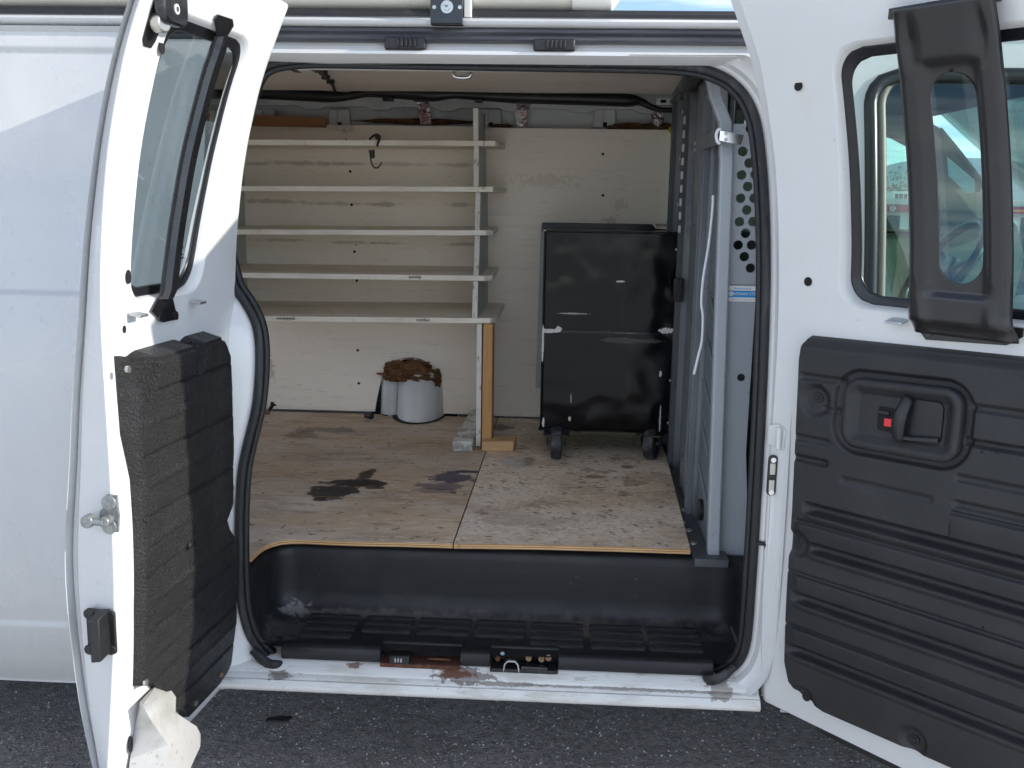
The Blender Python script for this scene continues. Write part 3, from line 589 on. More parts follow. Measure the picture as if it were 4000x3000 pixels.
obj('floor_cutout', cut, [tuple(range(len(cut)))], holem, van)
box('housing_gap', (cx - .2, 1.79, .63), (cx + .15, 1.80, .9), holem, van, 0)
# ------------------------------------------------------------------ door shells
def shell(fr, name, tin, tout, z0, z1, s0, s1, hole, parent, paint, gm, tag_):
    zb, zt, sa, sb, rc = hole                     # window: bottom, top, hinge-side s(z), free-side s(z), corner radius
    def ha(z): 
        e = max(0, rc - (zt - z), rc - (z - zb)); return sa(z) + rc - math.sqrt(max(0, rc * rc - e * e))
    def hb(z):
        e = max(0, rc - (zt - z), rc - (z - zb)); return sb(z) - rc + math.sqrt(max(0, rc * rc - e * e))
    zl = sorted(set([round(z, 4) for z in list(np.linspace(z0, zb, 26)) + list(np.linspace(zb, zb + rc, 9)) + list(np.linspace(zb + rc, zt - rc, 26)) + list(np.linspace(zt - rc, zt, 9)) + list(np.linspace(zt, z1, 6))]))
    def face(tf, edge=()):
        V = []; F = []
        def row(a, b, z, n, ed):
            k = len(V)
            for i in range(n + 1): V.append(fr.pt(a + (b - a) * i / n, z, tf(z)))
            return k
        for j in range(len(zl) - 1):
            za, zc = zl[j], zl[j + 1]
            if zb - 1e-6 <= za and zc <= zt + 1e-6: segs = [((s0(za), ha(za)), (s0(zc), ha(zc)), 6), ((hb(za), s1(za)), (hb(zc), s1(zc)), 4)]
            else: segs = [((s0(za), s1(za)), (s0(zc), s1(zc)), 16)]
            for A, B, n in segs:
                k = row(*A, za, n, 0); m = row(*B, zc, n, 0)
                F.extend((k + i, k + i + 1, m + i + 1, m + i) for i in range(n))
        return V, F
    def weld(o):
        bm = bmesh.new(); bm.from_mesh(o.data); bmesh.ops.remove_doubles(bm, verts=bm.verts, dist=.0002); bmesh.ops.recalc_face_normals(bm, faces=bm.faces); bm.to_mesh(o.data); bm.free(); o.data.shade_smooth()
    pn = obj('inner_panel', *face(tin), paint, parent); weld(pn)
    sk = obj('outer_skin', *face(tout), white, parent); weld(sk)
    # free edge face, hinge edge face, caps
    rows = []
    for ds, k in ((0, 0), (.003, .04), (.003, .10), (-.005, .5), (-.010, .80), (-.014, .84), (-.018, .88), (-.019, .95), (-.024, 1.0)):
        rows.append([fr.pt(s1(z) + ds, z, tin(z) + (tout(z) - tin(z)) * k) for z in zl])
    ef = obj('edge_face', *loft(rows), white, parent, auto=30)
    rows = [[fr.pt(s0(z) - ds, z, tin(z) + (tout(z) - tin(z)) * k) for z in zl] for ds, k in ((0, 0), (.010, .12), (.013, .3), (.022, .36), (.024, .6), (.034, .66), (.034, 1.0))]
    hf = obj('hinge_face', *loft(rows), jambw, parent, auto=30)
    n = 16
    for z, nm in ((z1, 'top_cap'), (z0, 'bottom_cap')):
        sg = 1 if nm == 'top_cap' else -1
        rows = [[fr.pt(s0(z) + (s1(z) - s0(z)) * i / n, z + sg * dz, tin(z) + (tout(z) - tin(z)) * k) for i in range(n + 1)] for dz, k in ((0, 0), (.004, .1), (.006, .5), (.006, .9), (.002, 1.0))]
        obj(nm, *loft(rows), white, parent, auto=40)
    # window reveal, gasket, pane
    loop = []
    zs = [z for z in zl if zb - 1e-6 <= z <= zt + 1e-6]
    loop += [(ha(z), z) for z in zs]; a, b = ha(zt), hb(zt); loop += [(a + (b - a) * i / 8, zt) for i in range(1, 8)]
    loop += [(hb(z), z) for z in reversed(zs)]; a, b = hb(zb), ha(zb); loop += [(a + (b - a) * i / 8, zb) for i in range(1, 8)]
    cs_, cz_ = sum(p[0] for p in loop) / len(loop), (zb + zt) / 2
    def shr(p, d):
        hx = (sb(p[1]) - sa(p[1])) / 2; mid = (sb(p[1]) + sa(p[1])) / 2; hz = (zt - zb) / 2
        return mid + (p[0] - mid) * (1 - d / hx), cz_ + (p[1] - cz_) * (1 - d / hz)
    def dep(z): return min(.038, (tin(z) - tout(z)) * .62)
    def lp(d, k): return [fr.pt(q[0], q[1], tin(q[1]) - dep(q[1]) * k) for q in (shr(p, d) for p in loop)]
    obj('window_reveal', *loft([lp(0, 0), lp(.003, .08), lp(.006, .5), lp(.010, 1.0)], True), paint, parent, smooth=True)
    gk = obj('window_gasket', *loft([lp(.006, .93), lp(.010, .80), lp(.012, .82), lp(.024, .90), lp(.027, .96), lp(.027, 1.1)], True), gskt, parent, smooth=True)
    gp = lp(.036, 1.02); V = gp; 
    # pane as a strip between the two sides so that it follows the curve
    rows = []
    for z in np.linspace(zb + .026, zt - .026, 24):
        k = (z - zb) / (zt - zb); rows.append([fr.pt(sa(z) + .022 + (sb(z) - sa(z) - .044) * i / 4, z, tin(z) - dep(z) * 1.0) for i in range(5)])
    pane = obj('window_pane', *loft(rows), gm, parent, smooth=True)
    return pn, pane, ha, hb

LF = Frame((-.74, .02, 0), 5.6, -1)
tinL = smooth_tab([(.35, -.068), (.445, -.056), (.53, -.045), (.69, -.026), (.8, -.017), (.97, -.012), (1.1, -.012), (1.3, -.013), (1.41, -.006), (1.52, .008), (1.6, .021), (1.68, .041), (1.765, .065), (1.825, .09), (1.95, .145)], k=6)
toutL = smooth_tab([(.35, -.076), (.442, -.089), (.524, -.104), (.648, -.114), (.786, -.12), (.89, -.115), (1.025, -.095), (1.167, -.079), (1.304, -.057), (1.411, -.043), (1.504, -.026), (1.623, -.001), (1.722, .027), (1.777, .047), (1.825, .068), (1.95, .122)], k=8)
ld = thing('rear_side_door', LF.pt(.2, .38, 0), None, None); setparent(ld, van); ld['label'] = 'narrow hinged rear side door swung open towards the camera'
haL = interp([(1.30, .095), (1.39, .070), (1.54, .045), (1.65, .03), (1.85, .015)]); hbL = interp([(1.3, .370), (1.85, .353)])
shell(LF, 'left', tinL, toutL,   .348, 1.915, lambda z: -.078, lambda z: .46, (1.317, 1.832, haL, hbL, .05), ld, jambw, gl_left, 'L')
def bump1(x, c, w): 
    d = abs(x - c) / w; return 0 if d >= 1 else (1 - d * d) ** 2
# trim board of the narrow door
GL = [1.159, 1.040, .916, .80, .68, .56, .46]; RL = [1.105, .984, .868, .745, .625, .51]
thL = interp([(.4, .020), (.9, .022), (1.0, .028), (1.1, .038), (1.2, .048)])
sfree = interp([(.36, .378), (.55, .385), (.74, .397), (.9, .397), (1.0, .401), (1.09, .424), (1.24, .428)]); shin = interp([(.386, -.02), (.41, -.050), (.52, -.057), (.7, -.028), (.74, -.015), (.775, .022), (.80, .034), (.83, .004), (.95, .006), (1.013, .015), (1.175, .048), (1.217, .084)])
def trimL(a, b):
    zlow = float(np.interp(a, [0, .06, .12, .48, .60, .86, 1.0], [.42, .398, .387, .388, .432, .56, .585]))
    aa = (a - .04) / .92; bb = (b - .03) / .94; ac = min(1, max(0, aa)); bc = min(1, max(0, bb))
    z = zlow + (1.222 - zlow) * bc; s = shin(z) + (sfree(z) - shin(z)) * ac
    t = tinL(z) + thL(z)
    eg = sstep(0, .05, ac) * sstep(1, .95, ac)
    for g in GL: t -= (.0042 * bump1(z, g, .005) + .0022 * sstep(g + .05, g, z) * (z > g - .001)) * eg 
    for g in RL: t += .0028 * bump1(z, g, .012) * sstep(.0, .05, ac) * sstep(1, .90, ac)
    # screw pockets in the top edge
    for (sc, zc2, rs, rz) in ((.392, 1.205, .034, .060), (.190, 1.210, .026, .055)):
        q = max(0, 1 - ((s - sc) / rs) ** 2 - (max(0, zc2 - z) / rz) ** 2); t -= .040 * math.sqrt(q)
    if ac > .985 or ac < .015: t -= .004
    if bc > .99: t -= .006
    if aa < -1e-6 or aa > 1 + 1e-6 or bb < -1e-6 or bb > 1 + 1e-6:
        t = tinL(z) - .003; s += (-.004 if aa < 0 else (.004 if aa > 1 else 0)); z += (.012 if bb > 1 else (-.004 if bb < 0 else 0))
    return LF.pt(s, z, t)
vs, fs = gridg(trimL, 130, 300); tl = obj('trim_board', vs, fs, ltrim, ld, auto=45)
for (x, y, tt, mm) in ((945, 1105, .022, bolt), (1270, 1240, .022, bolt), (1435, 1055, .022, rustbolt), (955, 45, .024, drubber), (1240, 215, .026, chrome)):
    u, v = zz('3', x, y); s, z = LF.hit(u, v, lambda q: tinL(q) + tt); cyl('trim_screw', LF.pt(s, z, tinL(z) + tt - .003), LF.n, .0065, .005, mm, ld, 10)
u, v = zz('2', 852, 735); s, z = LF.hit(u, v, lambda q: tinL(q) + .04); cyl('trim_screw', LF.pt(s, z, tinL(z) + .03), LF.n, .006, .006, bolt, ld, 10)
# brace over the window
def hat(fr, rows, parent, name, m, w2=.5, h=.012):
    R2 = []
    for (sa, sb, z, t) in rows:
        c = (sa + sb) / 2; hw = (sb - sa) / 2
        R2.append([fr.pt(c + hw * k, z, t + q) for k, q in ((-1, 0), (-.62, .001), (-.45, h), (.45, h), (.62, .001), (1, 0), (1, -.003), (.58, -.002), (.42, h - .003), (-.42, h - .003), (-.58, -.002), (-1, -.003))])
    vs, fs = loft(R2, True); n = 12; fs += [tuple(range(n)), tuple(range(len(vs) - n, len(vs)))]; return obj(name, vs, fs, m, parent, auto=40)
rows = []
for z in np.linspace(1.335, 1.79, 16):
    sa = float(np.interp(z, [1.335, 1.4, 1.505, 1.64, 1.79], [.209, .196, .178, .157, .139])); rows.append((sa, sa + .057, z, tinL(z) + .006))
rows = [(.222, .272, 1.318, tinL(1.3) + .004)] + rows + [(.155, .185, 1.812, tinL(1.81) + .004)]
bl = hat(LF, rows, ld, 'window_brace', gloss_black)
prism('brace_foot', [LF.pt(s, z, tinL(1.29) + .003) for s, z in ((.305, 1.300), (.262, 1.273), (.200, 1.272), (.212, 1.296), (.222, 1.325), (.274, 1.325))], LF.n * .003, gloss_black, ld, .001)
for s, z in ((.272, 1.284), (.215, 1.281)): cyl('brace_rivet', LF.pt(s, z, tinL(1.29) + .006), LF.n, .009, .003, satin_black, ld, 12)
prism('brace_head', [LF.pt(s, z, tinL(z) + .003) for s, z in ((.185, 1.812), (.215, 1.838), (.212, 1.846), (.150, 1.848), (.136, 1.838), (.150, 1.812))], LF.n * .004, gloss_black, ld, .001)
# latch striker, edge bumper and roller on the free edge
def E(tt, z, s=.466): return LF.pt(s - .004 + .10 * (tt - tinL(z)), z, tt)
def eh(t, x, y, s=.465):
    u, v = zz(t, x, y); r = Vector(ray(u, v)); p0 = LF.pt(s, 0, 0); k = (p0 - Vector(CAM)).dot(LF.d) / r.dot(LF.d); p = Vector(CAM) + r * k; return (p - LF.H).dot(LF.n), p.z
strikem = mat('dull_zinc', (.30, .31, .30), .42, metal=.55, layers=[((.18, .18, .17), 60, .45, .6, .6)])
pl = [eh(*k) for k in (('2', 680, 1560), ('2', 690, 1545), ('2', 765, 1550), ('2', 770, 1625), ('3', 778, 20), ('3', 772, 130), ('3', 690, 130), ('3', 668, 60), ('3', 640, 50), ('3', 640, 0), ('2', 672, 1625))]
pk = prism('striker_plate', [E(a, z) for a, z in pl], LF.d * .004, strikem, ld, .0015)
for k in (('2', 714, 1595), ('3', 716, 90)):
    a, z = eh(*k); cyl('striker_bolt', E(a, z, .470), LF.d, .014, .006, strikem, ld, 16, .001)
a, z = eh('3', 710, 45); b_, z2 = eh('3', 615, 42)
cyl('striker_pin', E(a, z, .468), LF.d, .010, .022, strikem, ld, 14, .002); tube('striker_bar', [E(a, z, .488), E(b_, z2, .488)], .007, strikem, ld, 10); cyl('striker_roller', E(b_ - .003, z2, .478), LF.d, .012, .018, strikem, ld, 14, .002)
q0 = eh('3', 556, 620); q1 = eh('3', 772, 912)
plate = prism('edge_bumper_plate', [E(a, z, .471) for a, z in rrect(q0[0], q1[0], q1[1], q0[1], .006, 3)], LF.d * .006, blackp, ld, .002)
q2 = eh('3', 602, 650, .48); q3 = eh('3', 700, 932, .48)
prism('edge_bumper', [E(q2[0], q2[1], .470), E(q3[0] + .002, q2[1] + .004, .470), E(q3[0] + .002, q2[1], .512), E(q2[0] + .004, q2[1] - .006, .510)], Vector((0, 0, q3[1] - q2[1])), blackp, ld, .003)
for x, y in ((582, 655), (728, 662), (588, 885), (735, 880)):
    a, z = eh('3', x, y); cyl('bumper_screw', E(a, z, .476), LF.d, .010, .004, drubber, ld, 12, .001)
# roller catch in the upper corner and holes along the flange
def ih(t, x, y, d=0.0):
    s, z = LF.hit(*zz(t, x, y), lambda q: tinL(q) + d); return LF.pt(s, z, tinL(z) + d), s, z
p, s, z = ih('1', 1000, 180, .001); prism('latch_slot', [LF.pt(s + a, z + b, tinL(z + b) + .0015) for a, b in ((-.024, .04), (.028, .045), (.026, -.022), (.018, -.032), (-.006, -.032), (-.014, -.02))], LF.n * .0006, holem, ld)
p, s, z = ih('1', 1100, 60, .012); rc_ = [LF.pt(s + a, z + b, tinL(z) + .004) for a, b in rrect(-.045, .04, -.026, .06, .024, 5)]; prism('roller_catch', rc_, LF.n * .02, gloss_black, ld, .004)
cyl('catch_bolt', LF.pt(s, z, tinL(z) + .024), LF.n, .0085, .002, pvcw, ld, 16); cyl('catch_bolt_head', LF.pt(s, z, tinL(z) + .026), LF.n, .0045, .001, darkgrey, ld, 12)
p, s, z = ih('1', 1020, 150, .006); cyl('catch_roller', LF.pt(s + .004, z, tinL(z) + .004), LF.d * .2 + LF.n, .017, .02, bolt, ld, 16, .003)
for (t, x, y, ra, rb) in (('1', 1047, 303, .011, .013), ('2', 832, 135, .009, .013), ('2', 807, 475, .005, .007), ('3', 845, 1505, .008, .018)):
    p, s, z = ih(t, x, y, .0016 if t != '3' else .004); tube('access_hole', [p, p + LF.n * .0006], [(ra, rb)] * 2, holem, ld, 14, flat=LF.d)
for s in (.352, .118):      # clear clips at the sill of the pane
    b0 = LF.pt(s, 1.300, tinL(1.3) + .004); prism('pane_clip', [b0, b0 + LF.d * .03, b0 + LF.d * .03 + LF.n * .022 - Vector((0, 0, .004)), b0 + LF.n * .022 - Vector((0, 0, .004))], (0, 0, .005), galv, ld, .001)
tx = LF.pt(.118, 1.41, tinL(1.41) - .036)
for k in range(6): 
    a = LF.pt(.126 - .002 * (k % 2), 1.424 - k * .007, tinL(1.41) - .0352); prism('pane_print', [a, a - LF.d * (.017 + .004 * (k % 3)), a - LF.d * (.017 + .004 * (k % 3)) - Vector((0, 0, .003)), a - Vector((0, 0, .003))], LF.n * .0002, gskt, ld)
# folded white guard plate at the foot of the door
def bp(x, y, t): t -= .040; s, z = LF.hit(*zz('3', x, y), t); return LF.pt(s, z, t)
R1, R2_, R3, R4 = bp(925, 1255, .028), bp(985, 1360, .036), bp(1090, 1510, .046), bp(1125, 1700, .050)
A = [bp(905, 1235, .0), bp(1010, 1118, .0), bp(1110, 1160, .014), bp(1138, 1200, .018), bp(1135, 1300, .022), bp(1210, 1350, .028), bp(1272, 1390, .032), bp(1298, 1440, .036), bp(1295, 1520, .040), bp(1240, 1640, .046), bp(1205, 1750, .05)]
Lh = [bp(895, 1262, -.01), bp(870, 1420, -.012), bp(842, 1600, -.014), bp(825, 1760, -.015)]
V = A + [R1, R2_, R3, R4] + Lh; iR = len(A); iL = iR + 4
F = [(0, 1, iR), (1, 2, iR), (2, 3, iR), (3, 4, iR + 1, iR), (4, 5, iR + 1), (5, 6, iR + 2, iR + 1), (6, 7, iR + 2), (7, 8, iR + 2), (8, 9, iR + 3, iR + 2), (9, 10, iR + 3), (0, iR, iL), (iR, iR + 1, iL + 1, iL), (iR + 1, iR + 2, iL + 2, iL + 1), (iR + 2, iR + 3, iL + 3, iL + 2)]
gp = obj('foot_guard', V, F, guardm, ld); so_ = gp.modifiers.new('solid', 'SOLIDIFY'); so_.thickness = .003; so_.offset = 0
bv = gp.modifiers.new('bevel', 'BEVEL'); bv.width = .007; bv.segments = 3; bv.limit_method = 'ANGLE'; bv.angle_limit = R_(12)
gp.data.shade_smooth()
for k in (.02, .10): cyl('hinge_knuckle', LF.pt(-.07, .75 + k * 6, -.06), (0, 0, 1), .014, .07, jambw, ld, 14)
for a, b in ((.20, .44), (.06, .20)):
    pass

# ------------------------------------------------------------------ wide front side door
RF = Frame((.47, 0, 0), 42.0, 1)
lean = smooth_tab([(.36, -.03), (.5, -.008), (.7, 0), (1.2, .0), (1.3, .002), (1.41, .010), (1.52, .024), (1.6, .038), (1.68, .058), (1.765, .082), (1.825, .104), (1.98, .16)], k=6)
tinR = lambda z: lean(z) - .03
toutR = lambda z: lean(z) - .03 - float(np.interp(z, [.36, .5, .9, 1.2, 1.5, 1.8, 1.98], [.04, .08, .10, .085, .055, .03, .025]))
rd = thing('front_side_door', RF.pt(.3, .36, 0), None, None); setparent(rd, van); rd['label'] = 'wide hinged front side door swung open with its black inner trim facing the camera'
s0R = interp([(.36, -.028), (.5, -.036), (1.2, -.042), (1.6, -.05), (1.8, -.062), (1.9, -.085), (1.96, -.10)])
haR = lambda z: .098; hbR = lambda z: .53
shell(RF, 'right', tinR, toutR, .375, 1.945, s0R, lambda z: .602, (1.313, 1.815, haR, hbR, .055), rd, jambw, gl_right, 'R')
box0 = [RF.pt(s, .383, tinR(.383) + .002) for s in (.04, .70)]
tube('bottom_seal', [RF.pt(.11, .372, tinR(.39) - .012), RF.pt(.60, .372, tinR(.39) - .012)], (.014, .010), drubber, rd, 10, flat=(0, 0, 1))
def rh(t, x, y, tt=0.0): return RF.hit(*zz(t, x, y), tt)
# ribbed trim board
G = [(.873 + .010, .07, .72), (.789 + .010, .085, .72), (.671 + .008, .058, .72), (.547 + .008, .050, .72)]           # open grooves
S = [.945, .849, .733, .609]                                    # laps
def trimR(a, b):
    aa = (a - .03) / .97; bb = (b - .03) / .94; ac = min(1, max(0, aa)); bc = min(1, max(0, bb))
    z = .436 + (1.243 - .436) * bc
    sl_ = float(np.interp(z, [.436, .452, .475, .52, .62, .87, 1.2, 1.232, 1.243], [.15, .085, .058, .047, .045, .044, .034, .037, .044]))
    s = sl_ + (.585 - sl_) * ac; zf_ = z
    t = 0.0
    for g, sa, sb in G:
        e = sstep(sa - .005, sa + .03, s); t -= .016 * (bump1(zf_, g + .002, .014) ** .5) * e; t += .005 * bump1(zf_, g - .015, .012) * e
    for g in S: 
        if s > .055 or g < .8:
            d = zf_ - g; t += .0065 * (1 if d < 0 else 0) * sstep(-.06, -.0, d) * sstep(.045, .075, s) * (0 if g > .9 and s < .39 else 1); t -= .003 * bump1(zf_, g + .003, .006) * (0 if g > .9 and s < .39 else 1)
    # short grooves left and right of the handle and the raised field below it
    for g, sa, sb, dp in ((1.164, .035, .15, .006), (1.100, .09, .142, .005), (1.033, .035, .125, .005), (.988, .035, .125, .009), (1.150, .395, .72, .007), (1.085, .39, .72, .010), (1.015, .385, .72, .006), (.965, .385, .72, .007), (.962, .15, .355, .004)):
        t -= dp * (bump1(zf_, g, .010) ** .7) * sstep(sa, sa + .012, s) * sstep(sb, sb - .012, s)
    # moulded well round the handle bezel
    cx_, cz2 = .268, 1.115; qx = max(0, abs(s - cx_) - .085) ; qz = max(0, abs(z - cz2 + .007 - .012 * (s - cx_)) - .028); dd = math.hypot(qx, qz)
    t -= .010 * sstep(.062, .052, dd)
    # screw dimples
    for (sc, zc3, r) in ((.080, 1.118, .040), (.06, .800, .036), (.098, .452, .03), (.352, .470, .034), (.62, .48, .03)):
        d = math.hypot(s - sc, z + .032 * (s - .05) - zc3); t -= .010 * sstep(r, r * .55, d)
    t -= .012 * sstep(1.222, 1.243, z)
    if aa < -1e-6 or bb < -1e-6 or bb > 1 + 1e-6: t = tinR(z) - .002; z += .006 if bb > 1 else 0
    return RF.pt(s, z + .032 * (s - .05), t + (lean(z) if z < .7 else 0))
vs, fs = gridg(trimR, 190, 420); tr = obj('trim_board', vs, fs, rtrim, rd, auto=60)
for sc, zc3, r in ((.083, 1.124, .011), (.062, .806, .010), (.100, .453, .010), (.353, .470, .010)):
    t0 = -.010 + (lean(zc3) if zc3 < .7 else 0); c = cyl('trim_fastener', RF.pt(sc, zc3, t0), RF.n, r, .004, blackp, rd, 16, .001); cyl('fastener_head', RF.pt(sc, zc3, t0 + .004), RF.n, r * .5, .003, blackp, rd, 12, .001)
for (t, x, y) in (('d', 1385, 1270), ('d', 1480, 1272), ('e', 1755, 195), ('e', 1720, 312), ('e', 1725, 750)):
    s, z = rh(t, x, y); cyl('trim_pinhole', RF.pt(s, z, .0008), RF.n, .0028, .0006, holem, rd, 8)
# handle bezel, dish, lever, lock window
def quadpt(a, b, t): # bezel space: a 0..1 along, b 0..1 up, skewed as the trim lies
    return RF.pt(.150 + .243 * a, 1.038 + .142 * b + .012 * a, t)
def ring(ins, t, n=6):
    W, Hh = .243, .142; return [RF.pt(.150 + x, 1.038 + y + .05 * x, t) for x, y in rrect(ins, W - ins, ins, Hh - ins, max(.006, .036 - ins), n)]
bz = obj('handle_bezel', *loft([ring(0, -.008), ring(.0, .006), ring(.004, .011), ring(.011, .012), ring(.018, .009), ring(.027, -.001), ring(.033, -.003)], True), rtrim, rd, smooth=True)
r0 = ring(.032, -.003); obj('handle_dish', r0 + [sum((Vector(p) for p in r0), Vector()) / len(r0)], [(i, (i + 1) % len(r0), len(r0)) for i in range(len(r0))], rtrim, rd)
def hpoly(k): return [RF.pt(.150 + x, 1.038 + y + .05 * x, -.0022 + k) for x, y in rrect(.125, .205, .030, .112, .014, 5)]
obj('finger_cup', *loft([hpoly(0.0), hpoly(.0035)], True), blackp, rd, smooth=True)
hp_ = hpoly(.0006); obj('finger_cup_floor', hp_, [tuple(range(len(hp_)))], blackp, rd)
lv = []
for k in range(13):
    b = k / 12; y = .030 + .088 * b; wd = .020 + .010 * math.sin(math.pi * b) ** .8 - .008 * (b > .92); x0 = .112 + .012 * (b - .35) ** 2 * 3; tt = .006 + .016 * math.sin(math.pi * min(1, b * .8 + .15))
    zc4 = 1.038 + y + .05 * x0
    lv.append([RF.pt(.150 + x0 + dx * wd, zc4, tt + dt) for dx, dt in ((0, -.008), (.08, -.002), (.3, .002), (.7, .002), (.95, -.002), (1.0, -.010), (.5, -.012))])
vs, fs = loft(lv, True); n = 7; fs += [tuple(range(n)), tuple(range(len(vs) - n, len(vs)))]; obj('lever_handle', vs, fs, blackp, rd, smooth=True)
tube('lever_rod', [RF.pt(.272, 1.082, .010), RF.pt(.300, 1.083, .006), RF.pt(.352, 1.090, .001)], (.006, .004), blackp, rd, 8)
pl = [RF.pt(s, z, -.0022) for s, z in rrect(.224, .262, 1.084, 1.132, .006, 3)]; prism('lock_window', pl, RF.n * .0016, holem, rd)
prism('lock_slide', [RF.pt(s, z, -.0004) for s, z in ((.240, 1.095), (.259, 1.096), (.259, 1.112), (.240, 1.111))], RF.n * .004, redm, rd, .001)
prism('lock_knob', [RF.pt(s, z, -.0004) for s, z in ((.227, 1.117), (.250, 1.118), (.250, 1.126), (.227, 1.125))], RF.n * .006, blackp, rd, .002)
# wide slotted brace across the pane
def braceR():
    NU, NV = 30, 70; zb, zt = 1.285, 1.850
    def edge(z): return float(np.interp(z, [1.27, 1.30, 1.33, 1.45, 1.80, 1.86], [.282, .274, .271, .268, .252, .252])), float(np.interp(z, [1.27, 1.30, 1.33, 1.45, 1.80, 1.86], [.474, .470, .464, .458, .434, .428]))
    def T_(s, z):
        a, b = edge(z); k = (s - a) / (b - a); t = lean(z) + .004
        t += .012 * sstep(.0, .06, k) * sstep(1, .94, k)                     # folded sides
        if 1.36 < z < 1.80: t -= .010 * sstep(.20, .28, k) * sstep(.82, .74, k) * sstep(1.345, 1.36, z) * sstep(1.765, 1.752, z)
        for kc in (.16, .84): t -= .010 * max(0, 1 - abs(k - kc) / .09) * max(0, 1 - abs(z - 1.795) / .05) ; t += .006 * max(0, 1 - abs(k - kc) / .10) * max(0, 1 - abs(z - 1.318) / .045)
        if z < 1.305: t -= .016 * sstep(1.318, 1.290, z)
        return t
    # slot outline
    zs0, zs1 = 1.383, 1.742
    def slot(z):
        a, b = edge(z); c = (a + b) / 2 + .003; r = .0405
        if z > zs1 - r: q = r * r - (z - zs1 + r) ** 2
        elif z < zs0 + r: q = r * r - (zs0 + r - z) ** 2
        else: q = r * r
        return None if q <= 0 and (z > zs1 or z < zs0) else (c - math.sqrt(max(0, q)), c + math.sqrt(max(0, q)))
    zl = sorted(set(list(np.linspace(zb, zs0, 16)) + list(zs0 + .0405 * (1 - np.cos(np.linspace(0, math.pi / 2, 9)))) + list(np.linspace(zs0 + .0405, zs1 - .0405, 26)) + list(zs1 - .0405 * (1 - np.cos(np.linspace(0, math.pi / 2, 9)))) + list(np.linspace(zs1, zt, 16))))
    zl = sorted(set(round(float(q), 4) for q in zl)); zl = [q for i, q in enumerate(zl) if i == 0 or q - zl[i - 1] > .0004]
    V = []; F = []
    def row(a, b, z, n): k = len(V); V.extend(RF.pt(a + (b - a) * i / n, z, T_(a + (b - a) * i / n, z)) for i in range(n + 1)); return k
    for j in range(len(zl) - 1):
        z, y = zl[j], zl[j + 1]
        if zs0 - 1e-6 <= z and y <= zs1 + 1e-6:
            A, B = slot(min(max(z, zs0), zs1)), slot(min(max(y, zs0), zs1)); ez, ey = edge(z), edge(y); sg = [(ez[0], A[0], ey[0], B[0]), (A[1], ez[1], B[1], ey[1])]; n = 12
        else: ez, ey = edge(z), edge(y); cz_, cy_ = sum(ez) / 2 + .003, sum(ey) / 2 + .003; sg = [(ez[0], cz_, ey[0], cy_), (cz_, ez[1], cy_, ey[1])]; n = 12
        for q in sg:
            k = row(q[0], q[1], z, n); m = row(q[2], q[3], y, n); F.extend((k + i, k + i + 1, m + i + 1, m + i) for i in range(n))
    o = obj('slotted_brace', V, F, satin_black, rd); bm = bmesh.new(); bm.from_mesh(o.data); bmesh.ops.remove_doubles(bm, verts=bm.verts, dist=.0003); bmesh.ops.recalc_face_normals(bm, faces=bm.faces); bm.normal_update()
    if sum(f.normal.dot(RF.n) for f in bm.faces) < 0: bmesh.ops.reverse_faces(bm, faces=bm.faces)
    bm.to_mesh(o.data); bm.free(); o.data.shade_smooth()
    s = o.modifiers.new('solid', 'SOLIDIFY'); s.thickness = .0025; s.offset = -1
    return o
bo = braceR()
ft = prism('brace_foot', [RF.pt(s, z, tinR(1.28) + .004) for s, z in ((.276, 1.290), (.295, 1.270), (.445, 1.278), (.472, 1.296), (.472, 1.312), (.276, 1.304))], RF.n * .003, satin_black, rd, .001)
for s, z in ((.300, 1.282), (.330, 1.293), (.418, 1.294), (.441, 1.287)): cyl('brace_rivet', RF.pt(s, z, tinR(1.28) + .006), RF.n, .008, .003, gloss_black, rd, 12, .001)
prism('brace_head', [RF.pt(s, z, tinR(z) + .012) for s, z in ((.236, 1.838), (.430, 1.843), (.427, 1.858), (.240, 1.855))], RF.n * .012, gloss_black, rd, .001)
for s in (.268, .395): b0 = RF.pt(s, 1.846, tinR(1.85) + .026); cyl('brace_rivet', b0, RF.n, .006, .003, gloss_black, rd, 10)
q = RF.pt(.222, 1.300, tinR(1.3) + .003); prism('pane_clip', [q, q + RF.d * .034, q + RF.d * .032 + RF.n * .02 - Vector((0, 0, .006)), q + RF.n * .02 - RF.d * .004 - Vector((0, 0, .006))], (0, 0, .005), galv, rd, .001)
for (t, x, y, r) in (('c', 200, 558, .0095), ('d', 262, 166, .0095)):
    s, z = RF.hit(*zz(t, x, y), tinR); cyl('access_hole', RF.pt(s, z, tinR(z) + .0012), RF.n, r, .0008, holem, rd, 18)
# hinges, check strap and stop on the front pillar
for (v, h) in ((1705, .055), (2265, .04)):
    p = at(3032, v, Y=.03); hg = prism('door_hinge', [p + Vector(q) for q in ((-.014, .02, -h * .4), (.016, -.008, -h * .5), (.02, -.010, h * .3), (.004, 0, h * .5), (-.014, .02, h * .35))], (0, .006, 0), jambw, van, .003); cyl('hinge_pin', p + Vector((.004, -.006, -h * .5)), (0, 0, 1), .006, h * .9, jambw, hg, 12, .002)
p = at(3012, 1852, Y=.045); pl = [(p.x + a, p.y - .012, p.z + b) for a, b in rrect(-.010, .010, -.046, .046, .009, 4)]; sc = prism('contact_plate', pl, (0, .006, 0), blackp, van, .001)
for dz in (-.024, .014): box('brass_contact', (p.x - .006, p.y - .0135, p.z + dz - .012), (p.x + .006, p.y - .011, p.z + dz + .014), bolt, sc, .001)
for dz in (-.038, .036): cyl('contact_screw', (p.x, p.y - .012, p.z + dz), (0, -1, 0), .006, .004, chrome, sc, 10)
